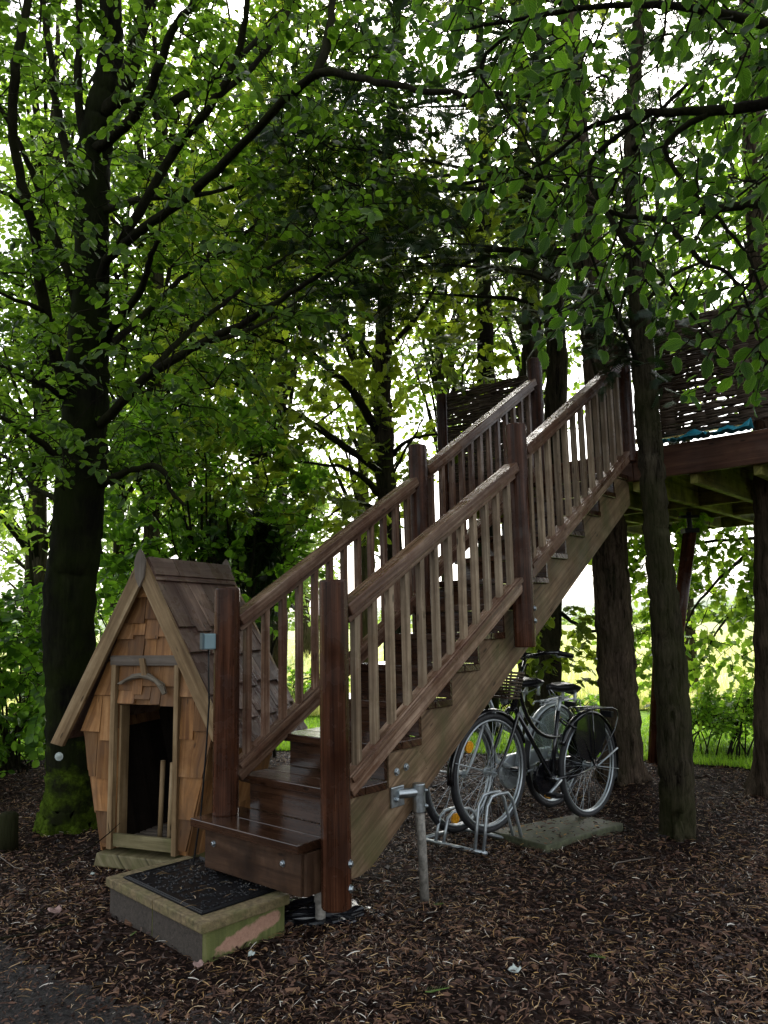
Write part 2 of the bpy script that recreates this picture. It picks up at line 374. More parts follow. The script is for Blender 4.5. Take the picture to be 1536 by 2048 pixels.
def mixv(t, pos):
    n = N(t, 'ShaderNodeTexNoise'); n.inputs['Scale'].default_value = 9; lk(t, pos, n.inputs['Vector'])
    a = N(t, 'ShaderNodeVectorMath', operation='MULTIPLY_ADD'); lk(t, n.outputs['Color'], a.inputs[0]); a.inputs[1].default_value = (.08, .08, .08); lk(t, pos, a.inputs[2]); return a.outputs[0]
M['mulch'] = mulch('bark_mulch_soil', [(.25, (.005, .003, .0025)), (.5, (.017, .010, .008)), (.75, (.045, .028, .021))], 55, 1.0, .03)
M['asphalt'] = mulch('worn_asphalt', [(.25, (.008, .007, .007)), (.5, (.028, .024, .022)), (.78, (.08, .07, .064))], 80, .8, .15)
M['lawn'] = mulch('lawn_turf', [(.25, (.07, .15, .008)), (.5, (.13, .25, .012)), (.75, (.2, .31, .025))], 12, .95, .05)
M['meadow'] = mulch('meadow_grass', [(.25, (.18, .26, .06)), (.5, (.42, .44, .18)), (.75, (.58, .55, .33))], 1.0, .95, .05)
M['hill'] = mulch('far_hill', [(.25, (.10, .14, .08)), (.5, (.14, .18, .11)), (.75, (.2, .24, .14))], .02, .95)
def rampmat(name, stops, rough=.55, spec=.4):
    m, t, b = newmat(name); c = ramp(t, rnd_attr(t), stops)
    lk(t, c, b.inputs['Base Color']); b.inputs['Roughness'].default_value = rough; b.inputs['Specular IOR Level'].default_value = spec; return m
M['chips'] = rampmat('wood_chips', [(0, (.010, .006, .005)), (.3, (.038, .018, .012)), (.55, (.11, .055, .035)), (.76, (.22, .12, .068)), (.87, (.40, .24, .085)), (.95, (.48, .35, .21)), (1, (.66, .60, .52))], .55, .22)
M['blade'] = leafmat('grass_blade', (.08, .17, .008), (.15, .28, .015), (.22, .32, .04), .35, (.3, .5, .05), veins=False)
M['straw'] = leafmat('straw_blade', (.28, .33, .10), (.46, .46, .20), (.58, .55, .33), .3, (.6, .6, .33), veins=False)
M['beech'] = leafmat('beech_leaf', (.010, .026, .005), (.026, .06, .008), (.06, .105, .012), .5, (.20, .40, .015))
M['bough'] = leafmat('overhanging_leaf', (.012, .034, .006), (.024, .065, .008), (.045, .10, .012), .45, (.14, .30, .012), .6)
M['maple'] = leafmat('maple_leaf', (.04, .075, .008), (.07, .11, .010), (.11, .14, .014), .52, (.40, .50, .03))
M['backleaf'] = leafmat('background_leaf', (.03, .075, .010), (.06, .12, .013), (.11, .16, .02), .55, (.40, .56, .05), veins=False)
M['farleaf'] = leafmat('far_leaf', (.06, .11, .03), (.09, .14, .04), (.14, .19, .06), .45, (.3, .4, .08), veins=False)
M['conifer'] = leafmat('conifer_frond', (.008, .02, .007), (.013, .032, .010), (.022, .045, .012), .2, (.04, .08, .01), veins=False)
M['laurel'] = leafmat('shrub_leaf', (.012, .038, .006), (.04, .10, .012), (.09, .18, .02), .48, (.30, .55, .03), .3, veins=False)
M['hedge'] = leafmat('hedge_leaf', (.05, .12, .01), (.09, .19, .015), (.15, .25, .03), .45, (.3, .5, .04), .4, veins=False)
M['bark_beech'] = bark('mossy_beech_bark', (.004, .004, .003), (.016, .016, .009), (.045, .07, .006), .35, 6, True, .5)
M['bark_grey'] = bark('grey_green_bark', (.004, .003, .002), (.075, .062, .040), (.028, .031, .010), .5, 9)
M['bark_fir'] = bark('fibrous_conifer_bark', (.006, .004, .003), (.14, .10, .07), (.04, .04, .018), .4, 8)
M['bark_dark'] = bark('dark_twig_bark', (.008, .007, .005), (.024, .021, .014), (.035, .04, .012), .4, 9)
#@@SETTING
# ------------------------------------------------------------------ ground
def sm(x, a, b): t = np.clip((np.asarray(x, float)-a)/(b-a), 0, 1); return t*t*(3-2*t)
def gz(x, y):
    x = np.asarray(x, float); y = np.asarray(y, float)
    n = np.sin(x*2.3+1.1*np.sin(y*1.7))*np.cos(y*2.9+.6)*.012+np.sin(x*7.1+y*3.3)*np.sin(y*6.3-x*2.1)*.006
    return -.05*sm(y, 3.5, 4.6)-.085*np.exp(-((x-1.42)**2+(y-5.5)**2)/.22)+n*sm(y, 1.5, 2.2)*(1-sm(y, 9, 12))
def sheet(name, mat, xs, ys, dz=0.0, mask=None):
    X, Y = np.meshgrid(xs, ys); Z = gz(X, Y)+dz; n = len(xs)
    P = np.stack([X, Y, Z], -1).reshape(-1, 3)
    I, J = np.meshgrid(np.arange(len(ys)-1), np.arange(n-1), indexing='ij'); q = (I*n+J).ravel()
    Q = np.stack([q, q+1, q+n+1, q+n], 1)
    if mask is not None:
        c = P[Q].mean(1); Q = Q[mask(c[:, 0], c[:, 1])]
        used = np.unique(Q); re = np.zeros(len(P), int); re[used] = np.arange(len(used)); P = P[used]; Q = re[Q]
    o = raw_mesh(name, P, Q.ravel(), np.arange(len(Q))*4, np.zeros(len(P)), None, mat, smooth=True)
    o['kind'] = 'structure'; return o
far = np.array([12, 16, 24, 40, 80, 160, 320, 700.])
xs = np.concatenate([-far[::-1], np.arange(-9, 9.01, .06), far]); ys = np.concatenate([[-40, -12, -4, -1], np.arange(0, 10.01, .06), far])
sheet('ground', M['mulch'], xs, ys)
def lawn_y(x):   # where the mulch ends and the mown lawn begins
    x = np.asarray(x, float); return np.interp(x, [-9, -4.2, -2.6, -1.2, .6, 2.5, 3.1, 4.5, 8], [7.5, 7.9, 8.6, 8.5, 8.2, 7.35, 6.9, 6.2, 5.6])+.05*np.sin(x*5)+.03*np.sin(x*13)
sheet('lawn', M['lawn'], np.arange(-9, 9.01, .08), np.arange(5.4, 11.6, .08), .012, lambda x, y: y > lawn_y(x))
sheet('meadow', M['meadow'], np.concatenate([[-300, -120, -60, -30, -16], np.arange(-12, 12.1, 1.0), [16, 30, 60, 120, 300]]), np.concatenate([np.arange(11.2, 24, 1.0), [28, 36, 50, 70, 100, 140, 190]]), .03)
def path_mask(x, y): return x*0.62+(y-3.2)*.95 < -.80+.10*np.sin(x*4+y*3)+.05*np.sin(x*15)*np.cos(y*13)+.05*np.sin(x*31+2*np.sin(y*23))*np.sin(y*37+x*11)
sheet('asphalt_path', M['asphalt'], np.arange(-3.5, .3, .03), np.arange(.6, 3.62, .03), .007, lambda x, y: path_mask(x, y) & (x*.0+y < 3.55+.1*np.sin(x*6)))
# far hill
hx = np.linspace(-500, 500, 60); hy = np.array([200, 260, 340, 420, 520.])
X, Y = np.meshgrid(hx, hy); Z = (7+5*np.sin(X*.012)+3*np.sin(X*.031+1))*sm(Y, 195, 420)
mb = MB(); mb.grid(np.stack([X, Y, Z], -1)); o = mb.build('hills', M['hill'], smooth=True); o['kind'] = 'structure'

# ------------------------------------------------------------------ loose bark, needles and blades lying on the ground
def ribbons(name, P, ang, L, Wd, curl, lift, rnd, mat, seg=3, upright=False, kind=True, parent=None):
    """many little curved strips; P (n,3)"""
    n = len(P); t = np.linspace(0, 1, seg+1)[None, :]
    if upright:
        lean = curl[:, None]*t**2*L[:, None]
        cx = P[:, 0:1]+np.cos(ang)[:, None]*lean; cy = P[:, 1:2]+np.sin(ang)[:, None]*lean; cz = P[:, 2:3]+L[:, None]*t*(1-.25*t*curl[:, None])
        sx, sy = -np.sin(ang), np.cos(ang); hw = Wd[:, None]*.5*(1-t*.9)
        A = np.stack([cx-sx[:, None]*hw, cy-sy[:, None]*hw, cz], -1); B = np.stack([cx+sx[:, None]*hw, cy+sy[:, None]*hw, cz], -1)
    else:
        a = ang[:, None]+curl[:, None]*(t-.5); st = L[:, None]/seg
        dx = np.cos(a)*st; dy = np.sin(a)*st
        cx = P[:, 0:1]+np.cumsum(dx, 1)-dx.sum(1, keepdims=True)/2; cy = P[:, 1:2]+np.cumsum(dy, 1)-dy.sum(1, keepdims=True)/2
        cz = P[:, 2:3]+lift[:, 0:1]+(t-.5)*lift[:, 1:2]*L[:, None]+np.sin(t*math.pi)*lift[:, 2:3]*L[:, None]
        hw = Wd[:, None]*.5*(.55+.45*np.sin(t*math.pi)); tw = lift[:, 3:4]
        A = np.stack([cx+np.sin(a)*hw, cy-np.cos(a)*hw, cz-hw*tw], -1); B = np.stack([cx-np.sin(a)*hw, cy+np.cos(a)*hw, cz+hw*tw], -1)
    Vv = np.stack([A, B], 2).reshape(n, -1, 3); k = (seg+1)*2
    fq = np.array([[2*i, 2*i+1, 2*i+3, 2*i+2] for i in range(seg)])
    F = (np.arange(n)[:, None, None]*k+fq[None]).reshape(-1)
    o = raw_mesh(name, Vv.reshape(-1, 3), F, np.arange(n*seg)*4, np.repeat(rnd, k), None, mat, parent)
    if kind: o['kind'] = 'stuff'
    return o
SLAB = [(.885, 4.63), (1.525, 5.30), (1.30, 5.66), (.62, 5.02)]
def inquad(x, y, q):
    c = np.ones(len(x), bool)
    for i in range(4):
        a, b = q[i], q[(i+1) % 4]; c &= (b[0]-a[0])*(y-a[1])-(b[1]-a[1])*(x-a[0]) > 0
    return c
def scatter(n, ylo, yhi, power=1.0):
    """ground points, denser near the front, over a fan wider than the frame"""
    y = ylo+(yhi-ylo)*RNG.random(n)**power; x = (RNG.random(n)*2-1)*(y*.72+.5); return x, y
n = 260000; x, y = scatter(n, 1.7, 8.4, 1.45); keep = (y < lawn_y(x)+.15*RNG.random(n)) & ((~path_mask(x, y)) | (RNG.random(n) < .10+.9*np.exp(-np.maximum(0, -(x*.62+(y-3.2)*.95+.80))*6))) & (RNG.random(n) < .72+.38*np.sin(x*2.7+y*1.3)*np.sin(y*3.1-x))
keep &= ~inquad(x, y, SLAB); x, y = x[keep], y[keep]; n = len(x)
r = RNG.random(n); near = .75+.25*sm(y, 1.5, 4)
L = (.012+.045*RNG.random(n)**2.2); Wd = np.where(r > .72, .0013+.0018*RNG.random(n), .002+.0075*RNG.random(n)**2.5); L = np.where(r > .72, L*1.05, L)
lift = np.stack([.002+.014*RNG.random(n), RNG.normal(0, .22, n), .12*RNG.random(n), RNG.normal(0, .6, n)], 1)
ribbons('bark_litter', np.stack([x, y, gz(x, y)], 1), RNG.random(n)*6.283, L, Wd, RNG.normal(0, .85, n), lift, np.clip(r+RNG.normal(0, .04, n), 0, 1), M['chips'])
# bigger bark lumps and dead leaves among it
n = 1900; x, y = scatter(n, 1.8, 8.0, 1.3); keep = (y < lawn_y(x)) & ~inquad(x, y, SLAB) & (~path_mask(x, y)); x, y = x[keep], y[keep]
mb = MB()
for px_, py_ in zip(x, y):
    l, w, h, a = random.uniform(.006, .026), random.uniform(.003, .009), random.uniform(.002, .007), random.random()*6.28; d = V3(math.cos(a), math.sin(a), random.gauss(0, .25)); s = V3(-math.sin(a), math.cos(a), random.gauss(0, .3)); u_ = np.cross(d, s); c = V3(px_, py_, float(gz(px_, py_))+.006+h*.5)
    j = lambda: 1+random.uniform(-.35, .35)
    mb.hexa([c-d*l*j()-s*w*j()-u_*h, c+d*l*j()-s*w*j()-u_*h, c+d*l*j()+s*w*j()-u_*h, c-d*l*j()+s*w*j()-u_*h, c-d*l*j()-s*w*j()+u_*h, c+d*l*j()-s*w*j()+u_*h*j(), c+d*l*j()+s*w*j()+u_*h, c-d*l*j()+s*w*j()+u_*h*j()], random.random()**2*.7)
o = mb.build('bark_lumps', M['chips']); o['kind'] = 'stuff'
# grit on the path
n = 16000; x = RNG.uniform(-2.6, -.2, n); y = RNG.uniform(1.6, 3.5, n); keep = path_mask(x, y); x, y = x[keep], y[keep]; n = len(x)
lift = np.stack([.006+.004*RNG.random(n), RNG.normal(0, .3, n), .2*RNG.random(n), RNG.normal(0, .5, n)], 1)
ribbons('path_grit', np.stack([x, y, gz(x, y)+.004], 1), RNG.random(n)*6.283, .005+.010*RNG.random(n), .004+.006*RNG.random(n), RNG.normal(0, .5, n), lift, RNG.random(n)*.55, M['chips'], 1)
# lawn grass
n = 42000; x = RNG.uniform(-5, 6, n); y = lawn_y(x)+RNG.random(n)**1.5*3.6-.04
ribbons('lawn_grass', np.stack([x, y, gz(x, y)+.01], 1), RNG.random(n)*6.283, .03+.04*RNG.random(n), .006+.006*RNG.random(n), RNG.normal(.3, .4, n), None, RNG.random(n), M['blade'], 2, True)
n = 42000; x = RNG.uniform(-1, 1, n); y = 11.2+RNG.random(n)**1.8*50; x = x*y*.62+.5
cl = np.sin(x*.9+y*.5)*np.sin(y*.8-x*.35)
ribbons('meadow_stalks', np.stack([x, y, gz(x, y)+.03], 1), RNG.random(n)*6.283, (.10+.22*RNG.random(n))*(1+.5*cl), .012+.02*RNG.random(n), RNG.normal(.3, .4, n), None, np.clip(.55+RNG.normal(0, .22, n)-.3*cl, 0, 1), M['straw'], 2, True)

# ------------------------------------------------------------------ staircase (frame: s up the flight, w across, z)
A_ = .7245; UU = V3(math.sin(A_), math.cos(A_), 0); VV = V3(-math.cos(A_), math.sin(A_), 0); OO = V3(-.222, 3.3004, 0); ZZ = V3(0, 0, 1)
def S(s, w, z): return OO+UU*s+VV*w+ZZ*z
stairs = thing('staircase', 'wet brown wooden staircase with balustrades rising from a concrete step to the tree platform', 'staircase', tuple(S(0, .4, 0)))
GO, RI = .2568, .161
def sk(k): return .417+GO*k
def zk(k): return .6805+RI*k
def string_poly(w):
    p = [S(sk(-2), w, .185)]
    for k in range(-2, 11): p += [S(sk(k), w, zk(k)), S(sk(k+1) if k < 10 else 3.24, w, zk(k))]
    p += [S(3.24, w, 2.11), S(.30, w, .205), S(.23, w, .185)]
    return p
for w in (.085, .70):
    mb = MB(); mb.prism(string_poly(w), VV*.042, .5, UU*.843+ZZ*.537); mb.build('stringer', M['stringer'], stairs, bevel=.002)
# plywood patch with two bolts where the stringer is spliced
pt = MB(); pt.prism([S(.418, .083, .52), S(.418, .083, .674), S(.60, .083, .674), S(.665, .083, .635), S(.70, .083, .565)], VV*-.007, .62, UU*.843+ZZ*.537)
patch = pt.build('splice_plate', M['stringer'], stairs)
def bolt(p, d, r=.013, name='bolt', mat='galv', par=None):
    b = MB(); p = np.asarray(p, float); d = np.asarray(d, float); d = d/np.linalg.norm(d)
    b.lathe(p, d, [(0, r*1.45), (.003, r*1.4), (.0031, r), (.010, r*.95), (.012, r*.7)], 8); b.build(name, M[mat], par or stairs, bevel=0)
bolt(S(.472, .076, .585), -VV, par=patch); bolt(S(.54, .076, .597), -VV, par=patch)
for k in range(-2, 11):
    w0, w1 = (.066, .80) if k == -2 else (.066, .765)
    mb = MB(); a, b2 = sk(k)-.053, sk(k+1)-.022 if k < 10 else 3.235
    for (q0, q1) in ((a, (a+b2)/2-.002), ((a+b2)/2+.002, b2)):
        mb.box(S((q0+q1)/2, (w0+w1)/2, zk(k)+.0195), UU*(q1-q0)/2, VV*(w1-w0)/2, ZZ*.0185, axis=1)
    mb.build('tread', M['tread'], stairs, bevel=.004)
    mb = MB(); zb = .188 if k == -2 else zk(k-1)+.039
    mb.box(S(sk(k)-.011, .4055, (zb+zk(k)-.001)/2), UU*.010, VV*.322, ZZ*(zk(k)-.001-zb)/2, axis=1)
    rs = mb.build('riser', M['riser'] if k == -2 else M['tread'], stairs, bevel=.002)
    if k == -2:
        for w in (.19, .66): bolt(S(sk(-2)-.021, w, .30), -UU, .010, 'screw_cap', 'galv', rs)
mb = MB(); mb.box(S(-.052, .074, .272), ZZ*.083, UU*.052, VV*.0085); mb.build('side_panel', M['riser'], stairs, bevel=.002)
# newel posts, (s, w, bottom, top)
def newel(s, w, zb, zt, r=.0615):
    mb = MB(); mb.lathe(S(s, w, zb), ZZ, [(0, r*.96), (.006, r), (zt-zb-.012, r), (zt-zb-.003, r*.95), (zt-zb, r*.86)], 22)
    m = mb; L = zt-zb
    # uv: along the post, round the post
    return mb.build('newel_post', M['post'], stairs, smooth=False)
POSTS = [(0, 0, .138, 1.452), (0, .735, .395, 1.452), (1.517, 0, 1.115, 2.405), (1.517, .745, 1.2, 2.405), (3.06, 0, 2.40, 3.30), (3.06, .745, 2.3, 3.37)]
posts = [newel(*p) for p in POSTS]
for (s, w, z), pi in (((0, 0, .31), 0), ((0, 0, .215), 0), ((1.517, 0, 1.33), 2), ((1.517, 0, 1.26), 2)):
    a = -VV*.92+UU*.38; a /= np.linalg.norm(a); bolt(S(s, w, z)+a*.0605, a, .012, 'bolt', 'galv', posts[pi])
def balustrade(s0, s1, w, hz, lz, n, mats):
    """hz, lz = (height at s=0, slope) of handrail centre and base-rail top"""
    H = lambda s: hz[0]+hz[1]*s
    Lz = lambda s: lz[0]+lz[1]*s
    mb = MB(); mb.bar(S(s0, w, H(s0)), S(s1, w, H(s1)), .088, .055, VV); hr = mb.build('handrail', mats[0], stairs, bevel=.006)
    mb = MB(); mb.bar(S(s0+.01, w, H(s0+.01)-.048), S(s1-.01, w, H(s1-.01)-.048), .050, .024, VV); mb.build('rail_fillet', mats[0], hr, bevel=.002)
    mb = MB(); mb.bar(S(s0, w, Lz(s0)-.052), S(s1, w, Lz(s1)-.052), .062, .085, VV); br = mb.build('base_rail', mats[0], stairs, bevel=.005)
    mb = MB(); mb.bar(S(s0+.006, w-.006, Lz(s0+.006)-.022), S(s1-.006, w-.006, Lz(s1-.006)-.022), .076, .026, VV, .35); mb.build('rail_fillet', mats[0], br, bevel=.002)
    for i in range(n):
        s = s0+(s1-s0)*(i+.62)/(n+.25); a = .0165
        mb = MB(); p, q = S(s, w, Lz(s)-.012), S(s, w, H(s)-.05)
        dz = ZZ*(a*hz[1])
        c0, c1 = p-UU*a, p+UU*a
        lo = [p-UU*a-VV*a-ZZ*a*lz[1], p+UU*a-VV*a+ZZ*a*lz[1], p+UU*a+VV*a+ZZ*a*lz[1], p-UU*a+VV*a-ZZ*a*lz[1]]
        hi = [q-UU*a-VV*a-dz, q+UU*a-VV*a+dz, q+UU*a+VV*a+dz, q-UU*a+VV*a-dz]
        mb.hexa(lo+hi, None, 2); mb.build('baluster', mats[1], stairs, bevel=.0025)
LZ = (.606, .625)
balustrade(.058, 1.462, 0, (1.288, .584), LZ, 12, (M['rail'], M['baluster']))
balustrade(1.572, 3.005, 0, (1.27, .625), LZ, 12, (M['rail'], M['baluster']))
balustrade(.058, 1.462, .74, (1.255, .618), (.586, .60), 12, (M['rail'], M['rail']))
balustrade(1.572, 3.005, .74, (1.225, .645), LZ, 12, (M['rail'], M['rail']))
# two props under the flight
mb = MB(); p = V3(.153, 3.777, -.03); mb.tube([p, p+V3(-.008, -.004, .30), p+V3(-.016, -.006, .455)], [.021, .021, .021], 12); prop = mb.build('support_leg', M['pipe'], stairs, smooth=True)
mb = MB(); q = p+V3(-.016, -.006, .42); mb.lathe(q, ZZ, [(0, .029), (.004, .0305), (.125, .0305), (.13, .028), (.13, .02)], 14)
b0 = S(.475, .078, .475); mb.box(b0, UU*.045, VV*.006, ZZ*.045); mb.cyl(b0+ZZ*.01, q+ZZ*.09, .022, 12); mb.build('clamp_bracket', M['galv'], prop, bevel=.003)
bolt(b0-VV*.007+UU*-.01+ZZ*-.012, -VV, .009, 'bolt', 'galv', prop); bolt(q+V3(.03, -.012, .1), V3(.9, -.3, 0), .007, 'bolt', 'galv', prop); bolt(q+V3(.03, -.012, .03), V3(.9, -.3, 0), .007, 'bolt', 'galv', prop)
mb = MB(); p = V3(-.305, 3.50, -.03); mb.lathe(p, ZZ, [(0, .022), (.13, .022), (.131, .027), (.225, .027), (.226, .03), (.236, .03)], 14); mb.build('support_leg', M['pipe'], stairs, smooth=False)

# electrical socket on the left newel, with its cable
so = thing('socket_box', 'small grey-blue weatherproof socket box screwed to the left bottom newel post', 'socket box', tuple(S(-.07, .735, 1.2)))
c = S(-.075, .775, 1.195); d1 = -UU*.9+VV*.43; d1 /= np.linalg.norm(d1); d2 = np.cross(ZZ, d1)
mb = MB(); mb.box(c, d1*.028, d2*.033, ZZ*.037); bd = mb.build('box_body', M['socket'], so, bevel=.005)
mb = MB(); mb.box(c+d1*.033+ZZ*.002, d1*.005, d2*.034, ZZ*.039); mb.build('flap_cover', M['socketdark'], so, bevel=.003)
mb = MB(); mb.lathe(c-d2*.033, -d2, [(0, .012), (.003, .012), (.003, .009), (.004, .009)], 14); mb.build('cable_gland', M['socketdark'], so)
mb = MB(); base = c-ZZ*.037; mb.tube([base+ZZ*.002, base-ZZ*.10, base+V3(.004, 0, -.25), base+V3(-.006, 0, -.45), base+V3(-.03, .01, -.75), base+V3(-.07, .02, -1.02), base+V3(-.10, .02, -1.14)], .0045, 6); mb.build('cable', M['rubber'], so, smooth=True)

# ------------------------------------------------------------------ concrete step, mat, plastic
st = thing('concrete_step', 'concrete block step with mossy slab edge and a pink bare patch at the stair foot', 'step', (-.71, 3.14, 0))
c0, cu, cv = V3(-.7154, 3.0959, 0), V3(.6902, .7237, 0), V3(-.7013, .7129, 0); cu /= np.linalg.norm(cu); cv /= np.linalg.norm(cv)
Lu, Lv = .425, .815
def SP(u, v, z): return c0+cu*u+cv*v+ZZ*z
for v0, v1 in ((.018, Lv/2-.002), (Lv/2+.002, Lv-.018)):
    mb = MB(); mb.box(SP(Lu/2, (v0+v1)/2, .042), cv*(v1-v0)/2, cu*(Lu/2-.014), ZZ*.077); mb.build('concrete_block', M['stepblock'], st, bevel=.004)
for v0, v1 in ((0, Lv*.47-.002), (Lv*.47+.002, Lv)):
    mb = MB(); mb.box(SP(Lu/2, (v0+v1)/2, .1395), cv*(v1-v0)/2, cu*Lu/2, ZZ*.0195); mb.build('cap_slab', M['concrete'], st, bevel=.005)
mt = thing('door_mat', 'black rubber mat with raised leafy scroll pattern lying on the concrete step', 'mat', tuple(SP(.22, .4, .159)))
mu0, mu1, mv0, mv1 = .045, .445, .075, .735
mb = MB(); mb.box(SP((mu0+mu1)/2, (mv0+mv1)/2, .1625), cv*(mv1-mv0)/2, cu*(mu1-mu0)/2, ZZ*.003)
for q in (.006, .018):   # raised borders
    for a, b in (((mu0+q, mv0+q), (mu1-q, mv0+q)), ((mu1-q, mv0+q), (mu1-q, mv1-q)), ((mu1-q, mv1-q), (mu0+q, mv1-q)), ((mu0+q, mv1-q), (mu0+q, mv0+q))):
        mb.cyl(SP(*a, .1655), SP(*b, .1655), .0032, 6)
for v in (mv0+.11, mv1-.11): mb.cyl(SP(mu0+.02, v, .1655), SP(mu1-.02, v, .1655), .0025, 6)
for i in range(230):   # scrolls
    u, v, r, a0 = random.uniform(mu0+.03, mu1-.03), random.uniform(mv0+.03, mv1-.03), random.uniform(.006, .016), random.random()*6.28
    pts = [SP(u+r*(1-.6*t/6)*math.cos(a0+t*.75), v+r*(1-.6*t/6)*math.sin(a0+t*.75), .166) for t in range(7)]; mb.tube(pts, .0028, 4)
mb.build('mat_sheet', M['rubber'], mt)
n = 22; rr = RNG.random((n, 2)); P = np.array([SP(mu0+a*(mu1-mu0), mv0+b*(mv1-mv0), .170) for a, b in rr])
ribbons('fallen_needles', P, RNG.random(n)*6.28, .02+.05*RNG.random(n), .0022+.002*RNG.random(n), RNG.normal(0, 1.2, n), np.stack([.002*np.ones(n), np.zeros(n), .1*RNG.random(n), np.zeros(n)], 1), .80+.2*RNG.random(n), M['chips'])
def crumple(name, label, cat, c, size, mat, seed, amp=.35):
    bm_ = MB(); g = np.random.default_rng(seed); m, n = 20, 26; th = np.linspace(0.02, math.pi*.62, m)[:, None]; ph = np.linspace(0, 2*math.pi, n)[None, :]
    ks = g.normal(0, 3.2, (9, 3)); phs = g.random(9)*6.28
    D = np.stack([np.sin(th)*np.cos(ph), np.sin(th)*np.sin(ph), np.cos(th)+0*ph], -1)
    h = sum(np.abs(np.sin(D@k+p)) for k, p in zip(ks, phs))/9
    P = D*(1+amp*(h-.6)*2)[..., None]*V3(*size)+V3(*c); o = bm_; o.grid(P[:, ::-1]); ob = o.build(name, mat, None, smooth=False, loc=c); tag(ob, label, cat); return ob
crumple('plastic_sheet', 'crumpled black plastic sheet on the ground beneath the bottom stair', 'plastic sheet', (-.33, 3.60, -.01), (.24, .13, .075), M['plastic'], 4, .5)
#@@HOUSE
# ------------------------------------------------------------------ shingled log house (frame: a along the front, n into depth, z)
HA = V3(.9267, -.3759, 0); HN = V3(.3759, .9267, 0); H0 = V3(-1.5694, 4.5497, 0)
def HP(a, n, z): return H0+HA*a+HN*n+ZZ*z
hs_ = thing('shingle_house', 'small steep roofed wooden house clad in cedar shingles left of the stairs', 'small house', tuple(HP(.222, 0, 0)))
AC, ZR, ZE, DEP = .222, 1.625, .70, .70
def xl(z): return (-.062+(-.232+.062)*(z-.05)/(ZE-.05)) if z < ZE else -.232+(AC+.232)*(z-ZE)/(ZR-ZE)
def xr(z): return 2*AC-xl(z)
DA0, DA1, DZ = .03, .432, .835
wl = MB()
def wallpoly(mb, pts, n0, th, r=None): mb.prism([HP(a, n0, z) for a, z in pts], HN*th, r, ZZ)
for pts in ([(xl(.05), .05), (DA0, .05), (DA0, ZE), (xl(ZE), ZE)], [(DA1, .05), (xr(.05), .05), (xr(ZE), ZE), (DA1, ZE)], [(xl(ZE), ZE), (DA0, ZE), (DA0, DZ), (xl(DZ), DZ)], [(DA1, ZE), (xr(ZE), ZE), (xr(DZ), DZ), (DA1, DZ)], [(xl(DZ), DZ), (xr(DZ), DZ), (AC, ZR)]): wallpoly(wl, pts, .004, .016)
def shingle_rows(mb, zs, lo, hi, n0, wmin=.075, wmax=.155, skip=None):
    for i in range(len(zs)-1):
        z0, z1 = zs[i], zs[i+1]; zm = (z0+z1)/2
        a = lo(zm); e = hi(zm); cuts = [a]
        while cuts[-1] < e-wmin*.8: cuts.append(min(e, cuts[-1]+random.uniform(wmin, wmax)))
        for j in range(len(cuts)-1):
            p, q = cuts[j], cuts[j+1]; drop = random.choice([0, .0, .01, .022, -.025]); zb = z0-drop
            if skip and skip(p, q, zb, z1): continue
            pb, qb, pt_, qt = p+.002, q-.002, p+.002, q-.002
            if j == 0: pb, pt_ = lo(zb), lo(z1)
            if j == len(cuts)-2: qb, qt = hi(zb), hi(z1)
            if qt-pt_ < .004: pt_, qt = (pt_+qt)/2-.002, (pt_+qt)/2+.002
            t0, t1 = random.uniform(.013, .024), .002
            zt = z1+.02
            mb.hexa([HP(pb, n0, zb), HP(qb, n0, zb), HP(qb, n0-t0, zb), HP(pb, n0-t0, zb), HP(pt_, n0, zt), HP(qt, n0, zt), HP(qt, n0-t1, zt), HP(pt_, n0-t1, zt)], None, 2)
shingle_rows(wl, [.05, .245, .43, .655, .86, 1.055], xl, lambda z: -.004, .004)
shingle_rows(wl, [.05, .26, .47, .68, .86, 1.055], lambda z: .462, xr, .004)
shingle_rows(wl, [.842, .915, 1.05], lambda z: .032, lambda z: .43, .004, .065, .12)
shingle_rows(wl, [1.11, 1.225, 1.315, 1.44, 1.60], lambda z: xl(z)+.0, lambda z: xr(z)-.0, .004, .07, .13)
wl.build('front_wall', M['shingle'], hs_)
# side and rear walls, leaning out to the eaves
for sgn in (0, 1):
    sw = MB(); f = xl if sgn == 0 else xr; o = 1 if sgn == 0 else -1
    for i, (z0, z1) in enumerate(((.05, .25), (.25, .46), (.46, .72))):
        n = .0
        while n < DEP-.02:
            n2 = min(DEP, n+random.uniform(.07, .14)); zb = z0-random.choice([0, .01, .02])+.0; t0 = .013
            sw.hexa([HP(f(zb), n+.001, zb), HP(f(zb), n2-.001, zb), HP(f(zb)-o*t0, n2-.001, zb), HP(f(zb)-o*t0, n+.001, zb), HP(f(z1), n+.001, z1), HP(f(z1), n2-.001, z1), HP(f(z1)-o*.003, n2-.001, z1), HP(f(z1)-o*.003, n+.001, z1)], None, 2); n = n2
    sw.build('side_wall', M['shingle'], hs_)
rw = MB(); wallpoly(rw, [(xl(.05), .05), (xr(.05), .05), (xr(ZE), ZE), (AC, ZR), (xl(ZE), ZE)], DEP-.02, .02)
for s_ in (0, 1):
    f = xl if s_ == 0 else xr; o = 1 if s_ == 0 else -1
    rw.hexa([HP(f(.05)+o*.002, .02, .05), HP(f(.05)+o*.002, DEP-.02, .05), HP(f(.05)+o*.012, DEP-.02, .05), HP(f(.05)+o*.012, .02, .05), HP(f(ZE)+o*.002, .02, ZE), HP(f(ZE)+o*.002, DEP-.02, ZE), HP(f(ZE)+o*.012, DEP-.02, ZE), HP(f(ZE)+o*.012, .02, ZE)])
rw.build('inner_lining', M['dark_inside'], hs_)
